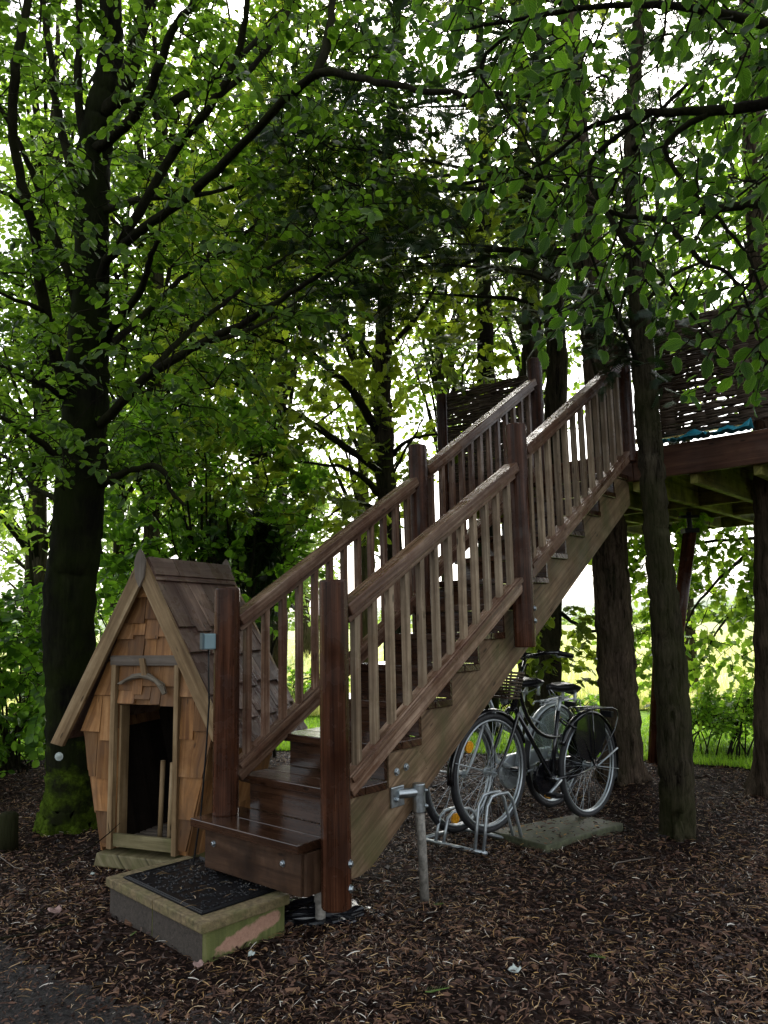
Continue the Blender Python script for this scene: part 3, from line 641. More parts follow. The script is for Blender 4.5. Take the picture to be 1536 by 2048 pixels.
# roof: two slopes of long rough boards, ridge boards
def roofpt(side, t, n, h=0):     # t: distance down the slope from the ridge
    sl = V3(.500, 0, -.866) if side > 0 else V3(-.500, 0, -.866); nm = V3(.866, 0, .5) if side > 0 else V3(-.866, 0, .5)
    p = V3(AC, 0, ZR+.02)+sl*t+nm*h; return HP(p[0], n, p[2])
RL = 1.17; rf = MB()
for side in (1, -1):
    rf.hexa([roofpt(side, 0, -.03, -.012), roofpt(side, RL, -.03, -.012), roofpt(side, RL, DEP+.05, -.012), roofpt(side, 0, DEP+.05, -.012), roofpt(side, 0, -.03, 0), roofpt(side, RL, -.03, 0), roofpt(side, RL, DEP+.05, 0), roofpt(side, 0, DEP+.05, 0)])
    rows = [.10, .44, .60, .83, 1.0, RL+.02]
    for i in range(5):
        n = -.045
        while n < DEP+.05:
            n2 = min(DEP+.065, n+random.uniform(.09, .2)); e = rows[i+1]+random.choice([0, .012, .03, -.015, .045]); t0, t1 = rows[i]-.03, e
            if i == 4: t1 = RL+random.uniform(0, .025)
            h0, h1, th = .004, .022, .011+random.uniform(0, .004)
            rf.hexa([roofpt(side, t0, n+.001, h0), roofpt(side, t1, n+.001, h1-th*.3), roofpt(side, t1, n2-.001, h1-th*.3), roofpt(side, t0, n2-.001, h0), roofpt(side, t0, n+.001, h0+.006), roofpt(side, t1, n+.001, h1+th*.7), roofpt(side, t1, n2-.001, h1+th*.7), roofpt(side, t0, n2-.001, h0+.006)], None, 0); n = n2
roof = rf.build('roof', M['roofwood'], hs_)
rc = MB()
for side in (1, -1):
    for (n0, n1, t1, h) in ((-.05, .17, .115, .030), (.172, DEP+.06, .115, .030), (-.05, DEP+.06, .145, .019)):
        rc.hexa([roofpt(side, -.004, n0, h), roofpt(side, t1, n0, h), roofpt(side, t1, n1, h), roofpt(side, -.004, n1, h), roofpt(side, -.004, n0, h+.010), roofpt(side, t1, n0, h+.010), roofpt(side, t1, n1, h+.010), roofpt(side, -.004, n1, h+.010)], None)
rc.build('ridge_board', M['roofwood'], roof, bevel=.0015)
for n0, lab in ((-.072, 1), (DEP+.052, 0)):
    for side in (1, -1):
        mb = MB(); L0, L1 = (.03, 1.205)
        mb.hexa([roofpt(side, L0, n0, -.062), roofpt(side, L1-.03, n0, -.062), roofpt(side, L1-.03, n0+.024, -.062), roofpt(side, L0, n0+.024, -.062), roofpt(side, L0-.03, n0, .022), roofpt(side, L1, n0, .022), roofpt(side, L1, n0+.024, .022), roofpt(side, L0-.03, n0+.024, .022)], None, 0)
        mb.build('bargeboard', M['softwood'], hs_, bevel=.002)
    mb = MB(); nn = n0-.014 if lab else n0+.025
    mb.prism([HP(AC+a, nn, z) for a, z in ((0, 1.49), (.032, 1.55), (.040, 1.64), (.022, 1.685), (0, 1.712), (-.022, 1.685), (-.038, 1.64), (-.030, 1.55))], HN*.014, .55, ZZ); mb.build('finial', M['greyboard'], hs_, bevel=.002)
# door frame, sill, lintel, slats, driftwood
for a0, a1, dn in ((-.006, .026, 0), (.432, .462, 0)):
    mb = MB(); mb.box(HP((a0+a1)/2, -.014, .555), ZZ*.505, HA*(a1-a0)/2, HN*.016); mb.build('door_jamb', M['softwood'], hs_, bevel=.002)
mb = MB(); mb.box(HP(.031, .045, .44), ZZ*.39, HA*.012, HN*.035); mb.build('door_jamb', M['softwood'], hs_, bevel=.002)
mb = MB(); mb.box(HP(.229, -.006, .098), HA*.20, HN*.012, ZZ*.034); mb.build('sill_board', M['mossboard'], hs_, bevel=.002)
mb = MB(); mb.box(HP(.225, -.016, 1.082), HA*.24, HN*.014, ZZ*.028); mb.build('lintel', M['greyboard'], hs_, bevel=.002)
mb = MB(); mb.box(HP(.228, -.036, 1.045), ZZ*.05-HA*.012, HA*.017, HN*.009); mb.build('wooden_latch', M['softwood'], hs_, bevel=.002)
mb = MB()
for i in range(7): mb.box(HP(.235, .035+i*.055, .085+.0*i), HA*.185, HN*.017, ZZ*.009)
mb.build('floor_slats', M['greyboard'], hs_, bevel=.002)
mb = MB(); pts = [HP(a, -.032, z) for a, z in ((.045, .952), (.075, .957), (.105, .975), (.15, .992), (.21, 1.0), (.265, .992), (.31, .975), (.35, .945), (.372, .90))]
mb.tube(pts, [.004, .011, .009, .014, .012, .016, .014, .020, .012], 11, None, True, .3); mb.build('driftwood_ornament', M['driftwood'], hs_, smooth=False)
for i, (a, n, tilt, lab) in enumerate(((.25, .11, .012, 'bare wooden pole standing in the doorway of the shingled house, the one further left'), (.345, .07, .014, 'bare wooden pole beside the right door jamb of the shingled house'))):
    mb = MB(); p = HP(a, n, .096); mb.tube([p, p+HA*tilt+ZZ*.42], .014, 10); o = mb.build('wooden_pole', M['softwood'], None, True, loc=tuple(p)); tag(o, lab, 'pole', 'poles inside the little house')
mb = MB(); mb.hexa([HP(-.07, -.055, -.04), HP(.50, -.05, -.04), HP(.50, .70, -.04), HP(-.06, .70, -.04), HP(-.062, -.045, .030), HP(.492, -.042, .028), HP(.49, .69, .03), HP(-.055, .69, .03)])
o = mb.build('base_slab', M['mossboard'], None, bevel=.008, loc=tuple(HP(.222, .3, 0))); tag(o, 'moss covered pale slab on the ground beneath the shingled house', 'slab')
mb = MB(); mb.tube([HP(-.06, -.16, .06), HP(-.0, -.12, .10), HP(.05, -.07, .15), HP(.10, -.045, .20)], [.004, .0035, .003, .0015], 5); mb.tube([HP(-.0, -.12, .10), HP(.03, -.14, .16)], [.002, .001], 4); mb.tube([HP(.05, -.07, .15), HP(.03, -.06, .2)], [.002, .001], 4)
mb.tube([HP(-.06, -.16, .06), HP(-.16, -.22, .01)], [.004, .003], 5)
o = mb.build('dead_twig', M['bark_dark'], None, True, loc=tuple(HP(-.06, -.16, 0))); tag(o, 'thin dead twig leaning against the sill of the shingled house', 'twig')

# ------------------------------------------------------------------ bicycles, rack, slab
def make_bike(name, label, paint, spec):
    """x forward, z up, y to the rider's left; origin under the rear hub"""
    root = thing(name, label, 'bicycle', (0, 0, 0), 'bicycles parked under the stairs')
    P_ = M[paint]; R, WB = .352, spec.get('wb', 1.06); BB = V3(.44, 0, .285); lift = spec.get('lift', 0.0)
    def wheel(hx, hz, front):
        w = thing_part('front_wheel' if front else 'rear_wheel', root)
        a = np.linspace(0, 2*math.pi, 49)[:-1]
        ring = lambda r, y=0: np.stack([hx+r*np.cos(a), np.full(48, y), hz+r*np.sin(a)], 1)
        mb = MB(); mb.tube(ring(R-.020), .020, 10, closed=True); ty = mb.build('tyre', M['tyre'], w, True)
        mb = MB()
        for y in (-.010, .010): mb.tube(ring(R-.043, y), .0075, 6, closed=True)
        mb.build('rim', M['chrome'], w, True)
        mb = MB()
        for i in range(36):
            g = i*2*math.pi/36; sgn = 1 if i % 2 else -1; g2 = g+(.32 if (i//2) % 2 else -.32)
            mb.tube([V3(hx+.022*math.cos(g2), sgn*.030, hz+.022*math.sin(g2)), V3(hx+(R-.046)*math.cos(g), sgn*.004, hz+(R-.046)*math.sin(g))], .0009, 4)
        mb.build('spokes', M['chrome'], w)
        mb = MB(); mb.lathe(V3(hx, -.055, hz), V3(0, 1, 0), [(0, .008), (.02, .008), (.021, .026), (.026, .026), (.027, .017), (.083, .017), (.084, .026), (.089, .026), (.09, .008), (.11, .008)], 14); mb.build('hub', M['chrome'], w, False)
        for g in spec['reflect_f' if front else 'reflect_r']:
            r = R-.088; c = V3(hx+r*math.cos(g), .006, hz+r*math.sin(g)); er = V3(math.cos(g), 0, math.sin(g)); et = V3(-math.sin(g), 0, math.cos(g))
            mb = MB(); poly = [c+er*x*.030+et*y*.034 for x, y in ((1, -.5), (1, .5), (.45, 1), (-.45, 1), (-1, .5), (-1, -.5), (-.45, -1), (.45, -1))]
            mb.prism([p-V3(0, .009, 0) for p in poly], V3(0, .018, 0)); mb.build('reflector', M['amber'], w, bevel=.002)
        # mudguard
        g0, g1 = (-.15, 2.55) if front else (.25, 3.35)
        if front: g0, g1 = .45, 3.3
        else: g0, g1 = -.35, 2.75
        g = np.linspace(g0, g1, 34)
        gr = []
        for q, rr in ((-.027, R+.006), (-.016, R+.020), (0, R+.024), (.016, R+.020), (.027, R+.006)): gr.append(np.stack([hx-rr*np.cos(g) if front else hx-rr*np.cos(g), np.full(34, q), hz+rr*np.sin(g)], 1))
        mb = MB(); mb.grid(np.array(gr)); mg = mb.build('mudguard', P_ if not spec.get('silver_guard') else M['silverpaint'], root, True)
        sm_ = mg.modifiers.new('sheet', 'SOLIDIFY'); sm_.thickness = .002
        for y in (-.045, .045):
            mb = MB(); gg = g0+.25 if not front else g1-.35
            mb.tube([V3(hx, y, hz), V3(hx-(R+.012)*math.cos(gg), y*.62, hz+(R+.012)*math.sin(gg))], .0025, 5); mb.build('mudguard_stay', M['chrome'], mg, True)
        return w
    def thing_part(nm, par):
        e = bpy.data.objects.new(nm, None); COL.objects.link(e); e.parent = par; ORG[e.name] = V3(0, 0, 0); return e
    fh, rh = V3(WB, 0, R+lift), V3(0, 0, R)
    wheel(0, R, False); wheel(WB, R+lift, True)
    ht, hb = V3(WB-.265, 0, .90+lift*.7), V3(WB-.205, 0, .735+lift*.7); sc_ = V3(.385, 0, .72)
    fr = MB()
    bez = lambda a, b, c, n=14: np.array([(1-t)**2*a+2*t*(1-t)*b+t*t*c for t in np.linspace(0, 1, n)])
    if spec['swan']:
        fr.tube(bez(ht-V3(-.01, 0, .03), V3(.70, 0, .50), V3(.345, 0, .555), 18), .0145, 10)
        fr.tube([hb+V3(0, 0, .02), BB], .0155, 10)
    else:
        fr.tube([ht-V3(-.01, 0, .04), V3(.66, 0, .62), V3(.335, 0, .50)], .015, 10); fr.tube([hb, V3(.69, 0, .40), BB], .02, 10)
    fr.tube([BB, sc_], .0155, 10); fr.tube([hb-(ht-hb)*.08, ht+(ht-hb)*.06], .020, 12)
    for y in (-.052, .052):
        fr.tube([BB+V3(-.02, y*.5, 0), V3(.2, y*.8, .30), rh+V3(0, y, 0)], .009, 8); fr.tube([sc_+V3(-.015, y*.3, -.05), V3(.16, y*.7, .58), rh+V3(0, y, 0)], .0075, 8)
    fr.lathe(BB-V3(0, .036, 0), V3(0, 1, 0), [(0, .024), (.072, .024)], 14)
    frame = fr.build('frame', P_, root, True)
    mb = MB(); st_ = (ht-hb)/np.linalg.norm(ht-hb)
    for y in (-.048, .048): mb.tube(np.concatenate([[hb-st_*.012+V3(0, y*.6, 0)], bez(hb-st_*.05+V3(0, y, 0), hb-st_*.28+V3(-.0, y, 0), fh+V3(0, y, 0), 12)]), np.linspace(.0135, .008, 13), 9)
    mb.tube([hb-st_*.012+V3(0, -.03, 0), hb-st_*.012+V3(0, .03, 0)], .014, 8); mb.build('fork', P_, root, True)
    mb = MB(); tp = ht+st_*.15; mb.tube([ht, tp], .011, 10)
    hbp = [tp, tp+V3(.045, .03, .015), tp+V3(.06, .12, .03), tp+V3(.045, .20, .05), tp+V3(-.02, .255, .055), tp+V3(-.11, .285, .04)]
    hbp = np.array(hbp); sub = np.array([np.array([np.interp(t, range(6), hbp[:, k]) for k in range(3)]) for t in np.linspace(0, 5, 26)])
    for k in range(3): sub[1:-1] = (sub[:-2]+sub[2:]+sub[1:-1]*2)/4
    for sgn in (1, -1): mb.tube(sub*V3(1, sgn, 1), .011, 9)
    hbar = mb.build('handlebar', M['blackpaint'] if spec['swan'] else M['chrome'], root, True)
    for sgn in (1, -1):
        mb = MB(); mb.tube([sub[-7]*V3(1, sgn, 1), sub[-1]*V3(1, sgn, 1)], .0165, 10); mb.build('grip', M['rubber'], hbar, True)
        mb = MB(); q = sub[-8]*V3(1, sgn, 1); mb.tube([q, q+V3(-.03, 0, -.025), q+V3(-.12, sgn*.01, -.02)], .006, 6); mb.build('brake_lever', M['chrome'], hbar, True)
    mb = MB()
    for sgn in (1, -1): q = sub[-9]*V3(1, sgn, 1); mb.tube(bez(q, q+V3(.22, -sgn*.12, .02), hb+V3(.03, sgn*.03, .02), 10), .0028, 5)
    mb.build('brake_cable', M['rubber'], hbar, True)
    # saddle
    sp = V3(.355, 0, spec.get('sad', .86)); mb = MB(); mb.tube([sc_-V3(0, 0, .05), sp-V3(-.01, 0, .05)], .0125, 9); post = mb.build('seat_post', M['chrome'], root, True)
    mb = MB(); g = []
    for t, hw, z in ((0, .062, .0), (.02, .10, .022), (.08, .112, .030), (.14, .085, .018), (.19, .045, .010), (.235, .030, .016), (.265, .018, .012)):
        row = []
        for q in np.linspace(0, 2*math.pi, 15): row.append(sp+V3(-.115+t, hw*math.cos(q), z+(.020*math.sin(q) if math.sin(q) > 0 else .045*math.sin(q)*(.35+hw*5))))
        g.append(row)
    mb.grid(np.array(g)[:, ::-1]); mb.prism([np.array(x) for x in g[0][:-1]], V3(-.004, 0, 0)); mb.prism([np.array(x) for x in g[-1][:-1]], V3(.004, 0, 0)); sd_ = mb.build('saddle', M['saddle'], root, True)
    mb = MB()
    for y in (-.05, .05): mb.lathe(sp+V3(-.095, y, -.075), ZZ, [(0, .011), (.012, .014), (.024, .011), (.036, .014), (.05, .011), (.07, .012)], 9)
    for y in (-.022, .022): mb.tube([sp+V3(-.10, y*2.2, -.02), sp+V3(-.02, y, -.05), sp+V3(.09, y, -.045), sp+V3(.14, y*.4, .0)], .0035, 6)
    mb.build('saddle_springs', M['chrome'], sd_, True)
    # carrier
    mb = MB(); zc = .735; 
    for y in (-.06, .06):
        mb.tube([V3(.21, y*.5, zc-.01), V3(.14, y, zc), V3(-.20, y, zc+.015), V3(-.265, y, zc), V3(-.285, y, zc-.05), V3(-.24, y, zc-.14), V3(-.02, y*.95, R+.02)], .0055, 8)
        mb.tube([V3(.06, y, zc), V3(.0, y, R+.02)], .0045, 7)
    for x in np.linspace(-.2, .12, 4): mb.tube([V3(x, -.06, zc+.006), V3(x, .06, zc+.006)], .0045, 6)
    for y in (-.02, .02): mb.tube([V3(.14, y, zc), V3(-.25, y, zc+.014)], .0045, 6)
    cr = mb.build('carrier', M['blackpaint'] if spec['swan'] else M['silverpaint'], root, True)
    mb = MB(); mb.box(V3(-.235, 0, zc-.035), V3(.018, 0, 0), V3(0, .045, 0), V3(0, 0, .022)); mb.build('rear_light', M['rubber'], cr, bevel=.005)
    # coat guards beside the rear wheel
    for y in (-.043, .043):
        gg = [(.015, .03), (.17, .06), (.24, .20), (.21, .30), (.10, .345), (-.04, .345), (-.13, .30), (-.15, .20), (-.10, .10)]
        mb = MB(); mb.prism([V3(a, y, R+b) for a, b in gg], V3(0, math.copysign(.002, y), 0)); mb.build('coat_guard', spec['guard'], root)
    # chain case, cranks, pedals
    mb = MB(); y0 = -.075
    th = np.linspace(.5*math.pi-.1, 1.5*math.pi+.1, 14); case = [BB+V3(-.115*math.cos(t), 0, .115*math.sin(t)) for t in th]+[rh+V3(-.06*math.cos(t+math.pi), 0, .06*math.sin(t+math.pi)) for t in np.linspace(.5*math.pi, 1.5*math.pi, 10)]
    mb.prism([p+V3(0, y0, 0) for p in case], V3(0, .035, 0)); mb.build('chain_case', M['blackpaint'] if spec['swan'] else M['silverpaint'], root, bevel=.008)
    mb = MB(); an = spec['crank']; ca = V3(math.cos(an), 0, math.sin(an))
    mb.tube([BB+V3(0, -.10, 0), BB+V3(0, .075, 0)], .009, 8)
    for sgn in (1, -1): mb.tube([BB+V3(0, .072*sgn-(.02 if sgn < 0 else 0), 0), BB+ca*.165*sgn+V3(0, .085*sgn-(.02 if sgn < 0 else 0), 0)], [.012, .009], 8)
    crk = mb.build('crank', M['chrome'], root, True)
    for sgn in (1, -1):
        mb = MB(); c = BB+ca*.165*sgn+V3(0, .125*sgn, 0); mb.box(c, V3(.042, 0, 0), V3(0, .042, 0), V3(0, 0, .012)); mb.build('pedal', M['rubber'], crk, bevel=.004)
    mb = MB(); mb.tube([rh+V3(.05, .055, -.01), V3(-.10, .13, spec.get('kick', .03))] if not spec['swan'] else [rh+V3(-.02, .06, 0), rh+V3(-.24, .085, .12)], .0065, 7); mb.build('kickstand', M['chrome'], root, True)
    # head lamp and basket
    mb = MB(); lc = hb+V3(.075, 0, .05); mb.lathe(lc-V3(.035, 0, 0), V3(1, 0, -.05), [(0, .012), (.015, .028), (.05, .036), (.056, .036)], 16); mb.tube([hb+V3(.02, 0, .02), lc], .006, 6); lamp = mb.build('headlight', M['blackpaint'], root, True)
    mb = MB(); mb.lathe(lc+V3(.021, 0, 0), V3(1, 0, -.05), [(0, .034), (.006, .032), (.012, .015), (.013, 0.001)], 16); mb.build('lens', M['lens'], lamp, True)
    if spec['swan']:
        mb = MB(); bc = ht+V3(.19, 0, -.10)
        for k in range(9):
            z = bc[2]+k*.019; w2, d2_ = .105+.003*k, .075+.003*k
            mb.tube([V3(bc[0]+d2_*math.copysign(abs(math.cos(g))**.5, math.cos(g)), w2*math.copysign(abs(math.sin(g))**.5, math.sin(g)), z) for g in np.linspace(0, 2*math.pi, 33)[:-1]], .0065, 5, closed=True)
        for g in np.linspace(0, 2*math.pi, 17)[:-1]:
            p = lambda k: V3(bc[0]+(.075+.003*k)*math.copysign(abs(math.cos(g))**.5, math.cos(g)), (.105+.003*k)*math.copysign(abs(math.sin(g))**.5, math.sin(g)), bc[2]+k*.019)
            mb.tube([p(-.4), p(8.6)], .005, 5)
        mb.box(bc, V3(.07, 0, 0), V3(0, .10, 0), V3(0, 0, .004)); mb.build('basket', M['withy'], root, True)
    return root
TWO = math.pi
b1 = make_bike('black_bicycle', 'black step-through bicycle with wicker basket standing in the chrome rack, nearest the stairs', 'blackpaint', dict(swan=True, lift=.0, reflect_f=(.62,), reflect_r=(), guard=M['blackpaint'], crank=-.5, wb=1.085))
b2 = make_bike('silver_bicycle', 'silver bicycle behind the black one, with clear coat guard and amber wheel reflectors', 'silverpaint', dict(swan=False, lift=.0, reflect_f=(4.9,), reflect_r=(5.0, 1.75), guard=M['guard'], crank=.35, wb=1.05, sad=.87))
def place_bike(b, rear, front, dz, lean=0):
    d = front-rear; b.location = tuple(rear); b.rotation_euler = (lean, -math.atan2(d[2], np.linalg.norm(d[:2])), math.atan2(d[1], d[0]))
place_bike(b1, V3(1.365, 5.60, -.098), V3(.585, 4.86, .005), 0, math.radians(-1.5))
place_bike(b2, V3(1.17, 5.78, -.06), V3(.43, 5.04, -.03), 0, math.radians(-2))
# rack
rk = thing('bicycle_rack', 'low chromed tube bicycle rack holding two front wheels under the stairs', 'bicycle rack', (.5, 4.85, -.05))
RD = V3(.75, .64, 0)/np.linalg.norm([.75, .64]); RC = V3(.74, -.67, 0)/np.linalg.norm([.74, -.67])
f0 = V3(.535, 4.62, -.040)   # near right end of front bar
LB = .475
mb = MB(); mb.tube([f0+RC*.012, f0-RC*LB], .0115, 9); r0 = f0+RD*.34; mb.tube([r0+RC*.03, r0-RC*LB], .0115, 9)
mb.tube([f0-RC*LB, r0-RC*LB], .0115, 9); mb.build('base_bars', M['chrome'], rk, True)
def hoop(off, h, tilt=0):
    p, q = f0-RC*off, r0-RC*off; a = p+RD*.045+ZZ*h*.82; a2 = p+RD*.085+ZZ*h*.98; c = p+RD*.14+ZZ*h; d = q-RD*.115+ZZ*h*.985; d2 = q-RD*.075+ZZ*h*.84
    mb = MB(); mb.tube([p, p+(a-p)*.5, a, a2, c, d, d2, q+(d2-q)*.5, q], .0095, 9); mb.build('wheel_hoop', M['chrome'], rk, True)
for off, h in ((.01, .30), (.07, .30), (.30, .17), (.36, .17)): hoop(off, h)
mb = MB(); zt = -.075
P4 = [V3(.885, 4.63, 0), V3(1.525, 5.30, 0), V3(1.30, 5.66, 0), V3(.62, 5.02, 0)]
ZS = (-.006, -.062, -.085, -.02); mb.hexa([p+ZZ*(z-.06) for p, z in zip(P4, ZS)]+[p+ZZ*z for p, z in zip(P4, ZS)]); o = mb.build('paving_slab', M['slab'], None, bevel=.008, loc=tuple(P4[0])); tag(o, 'mossy concrete paving slab under the bicycles, littered with bark', 'slab')
n = 300; a, b = RNG.random(n), RNG.random(n); Pp = np.array([P4[0]*(1-x)*(1-y)+P4[1]*x*(1-y)+P4[2]*x*y+P4[3]*(1-x)*y for x, y in zip(a, b)]); Pp[:, 2] = [ZS[0]*(1-x)*(1-y)+ZS[1]*x*(1-y)+ZS[2]*x*y+ZS[3]*(1-x)*y+.002 for x, y in zip(a, b)]
ribbons('slab_litter', Pp, RNG.random(n)*6.28, .012+.03*RNG.random(n), .003+.006*RNG.random(n), RNG.normal(0, 1, n), np.stack([.003*np.ones(n), RNG.normal(0, .15, n), .1*RNG.random(n), RNG.normal(0, .4, n)], 1), RNG.random(n)*.9, M['chips'])

# ------------------------------------------------------------------ platform
dk = thing('tree_platform', 'raised dark timber platform on mossy joists at the top of the stairs', 'platform', tuple(S(4.6, -.4, 0)))
SE, SF, T0, T1 = 3.245, 6.35, -1.78, 2.6     # front edge, far edge, left and right ends (t = -w)
mb = MB(); q = SE
while q < SF-.02: mb.box(S(q+.058, -(T0+T1)/2, 2.474), VV*(T1-T0)/2, UU*.056, ZZ*.013); q += .120
mb.build('deck_boards', M['deckbeam'], dk)
for t0, t1 in ((T0, -.03), (-.025, T1)):
    mb = MB(); mb.box(S(SE-.026, -(t0+t1)/2, 2.385), VV*(t1-t0)/2, UU*.022, ZZ*.105); mb.build('front_beam', M['deckbeam'], dk, bevel=.004)
mb = MB(); mb.box(S(SE+.012, -(T0+T1)/2, 2.50), VV*(T1-T0)/2, UU*.05, ZZ*.012); mb.build('edge_board', M['deckbeam'], dk, bevel=.003)
t = T0+.03
while t < T1:
    mb = MB(); mb.box(S((SE+SF)/2, -t, 2.335), UU*(SF-SE)/2, VV*.027, ZZ*.122); mb.build('joist', M['joist'], dk, bevel=.003); t += .43
for s in (4.5, 5.4, 6.38):
    mb = MB(); mb.box(S(s, -(T0+T1)/2, 2.30), VV*(T1-T0)/2, UU*.02, ZZ*.085); mb.build('bearer', M['joist'], dk, bevel=.003)
# raking round props meeting near the ground
def rake(p, q, r, mat='post'):
    mb = MB(); mb.tube([p, q], [r*.94, r], 16); return mb.build('raking_prop', M[mat], dk, True)
foot = V3(2.42, 7.25, -.06)
top1 = at(1380, 1062, 6.55); pr = rake(foot+V3(.03, -.03, 0), top1, .056)
mb = MB(); mb.cyl(top1-ZZ*.02, top1+ZZ*.16, .022, 10); mb.box(top1+ZZ*.12, V3(.08, 0, 0), V3(0, .03, 0), ZZ*.012); mb.box(top1+ZZ*.0, V3(.062, 0, 0), V3(0, .055, 0), ZZ*.02); mb.build('prop_bracket', M['rubber'], pr, bevel=.003)
rake(foot+V3(-.02, .03, 0), at(1330, 1050, 7.4), .056)
# ------------------------------------------------------------------ woven hurdles and their posts
def hurdle(name, label, p0, p1, z0, z1, nst, tilt=0.0):
    h = thing(name, label, 'woven fence panel', tuple(p0), 'woven willow panels on the platform'); d = p1-p0; L = np.linalg.norm(d[:2]); d = d/np.linalg.norm(d); nn = np.cross(d, ZZ); nn /= np.linalg.norm(nn)
    for i in range(nst):
        a = L*(i+.5)/nst; b = p0+d*a
        mb = MB(); mb.tube([b+ZZ*(z0-.01), b+ZZ*(z1+random.uniform(.05, .10))], [.010, .008], 7); mb.build('stake', M['withy'], h, True)
    mb = MB(); z = z0; k = 0; sp = L/nst
    while z < z1:
        ns = 3*nst+1; gap = random.random() < .10
        for seg in range(2):
            a0, a1 = (0, L*random.uniform(.5, .75)) if seg == 0 else (L*random.uniform(.35, .5), L)
            tt = np.linspace(a0, a1, ns); off = np.sin((tt/sp-.5)*math.pi+math.pi*(k % 2)+math.pi/2)*.013
            zz = z+np.cumsum(RNG.normal(0, .0022, ns))+seg*.004
            mb.tube(np.array([p0+d*a+nn*o+ZZ*q for a, o, q in zip(tt, off, zz)]), RNG.uniform(.007, .0105), 5)
        z += random.uniform(.0054, .0078)+(.009 if gap else 0); k += 1
    mb.build('woven_rods', M['withy'], h, True)
    return h
zt_ = 2.513
hurdle('willow_hurdle', 'dark woven willow panel above the platform edge on the right, beside the leaning tree', S(3.22, -.20, 0), S(3.22, -1.5, 0), 2.585, 3.43, 12)
hurdle('willow_hurdle', 'dark woven willow panel left of the stairs between two round posts', S(3.20, .80, 0), S(3.20, 1.74, 0), 2.50, 3.31, 8)
mb = MB(); mb.box(S(3.27, -.86, 3.425), VV*.68, UU*.018, ZZ*.03); o = mb.build('top_rail', M['post'], dk, bevel=.003)
for (s, w, zb, zt) in ((3.2, 1.80, 2.12, 3.33), (3.27, -.12, 2.51, 3.5), (3.27, -1.60, 2.51, 3.5)):
    mb = MB(); mb.lathe(S(s, w, zb), ZZ, [(0, .05), (zt-zb-.012, .052), (zt-zb, .045)], 18); mb.build('railing_post', M['post'], dk)
# far railing of the platform
for s, w0, w1 in ((6.25, 1.7, -2.5),):
    mb = MB(); mb.bar(S(s, w0, 3.3), S(s, w1, 3.3), .07, .05, UU); mb.build('back_rail', M['rail'], dk, bevel=.004)
# tarpaulin under the right hurdle
m, n = 7, 40; g = np.zeros((m, n, 3)); wv = RNG.normal(0, 1, (m, n))
for i in range(m):
    for j in range(n):
        t = j/(n-1); s = i/(m-1); hgt = .012+.055*max(0, math.sin(t*math.pi*.9+.2))*(.55+.45*math.sin(t*17+s*2))*math.sin(s*math.pi)+.006*wv[i, j]+(.06*(t-.86)/.14 if t > .86 else 0)*math.sin(s*math.pi)
        g[i, j] = S(3.10+.11*s, -(.18+.66*t), 2.515+max(hgt, .002))
mb = MB(); mb.grid(g); o = mb.build('tarpaulin', M['tarp'], None, True, loc=tuple(S(3.15, -.5, 2.51))); tag(o, 'crumpled teal blue tarpaulin lying along the platform edge below the woven panel', 'tarpaulin')
o.modifiers.new('sheet', 'SOLIDIFY').thickness = .002
# festoon lights
fl = thing('string_lights', 'string of small clear glass bulbs hanging beside the conifer trunk above the stairs', 'string lights', tuple(at(1148, 600, 5.6)))
pp = [at(1225, 505, 5.75), at(1172, 548, 5.65), at(1150, 590, 5.6), at(1126, 632, 5.6), at(1085, 668, 5.75), at(1020, 690, 6.2)]
mb = MB(); mb.tube(pp, .0035, 5); mb.build('cable', M['rubber'], fl, True)
for p in pp[1:4]:
    mb = MB(); mb.lathe(p+ZZ*.004, -ZZ, [(0, .009), (.03, .009), (.034, .006)], 10); cpp = mb.build('bulb_holder', M['rubber'], fl, True)
    mb = MB(); mb.lathe(p-ZZ*.028, -ZZ, [(0, .008), (.012, .013), (.03, .021), (.045, .022), (.06, .014), (.066, .001)], 14); mb.build('bulb', M['bulb'], cpp, True)
#@@TREES
# ------------------------------------------------------------------ leaves
def leaf_beech(n=2):
    # (side, along, normal): midrib and two folded halves
    if n == 2: al = [.22, .50, .80]; hw = [.34, .46, .30]
    else: al = [.08, .16, .25, .34, .43, .52, .61, .70, .78, .86, .93]; hw = [.17, .29, .37, .43, .455, .455, .43, .38, .31, .22, .12]
    m = [0]+[(al[i]+al[i+1])/2 for i in range(len(al)-1)][::1]+[1.0]
    k = len(al); mid = [(0, 0, 0)]+[(0, a, -.05*math.sin(a*3.1) if n == 2 else -.17*a*a) for a in al]+[(0, 1.0, -.04 if n == 2 else -.18)]
    w = .045 if n > 2 else 0
    zz = (lambda h, a, q: .24*h-.17*a*a+.045*math.sin(a*9+q)) if n > 2 else (lambda h, a, q: .12*h+.04*math.sin(a*9+q))
    e = lambda i: .86 if (n > 2 and i % 2) else (1.0 if n > 2 else .92)
    L = [(-h*e(i), a+.06+(w if i % 2 == 0 else -w*.2), zz(h, a, 0)) for i, (a, h) in enumerate(zip(al, hw))]; R = [(h*e(i), a+.06+(w if i % 2 == 0 else -w*.2), zz(h, a, 1.4)) for i, (a, h) in enumerate(zip(al, hw))]
    v = mid+L+R; f = []; o1, o2 = k+2, 2*k+2
    f.append((0, 1, o1)); f.append((0, o2, 1))
    for i in range(k-1):
        f.append((1+i, 2+i, o1+i+1, o1+i)); f.append((2+i, 1+i, o2+i, o2+i+1))
    f.append((k, k+1, o1+k-1)); f.append((k+1, k, o2+k-1))
    return np.array(v), f
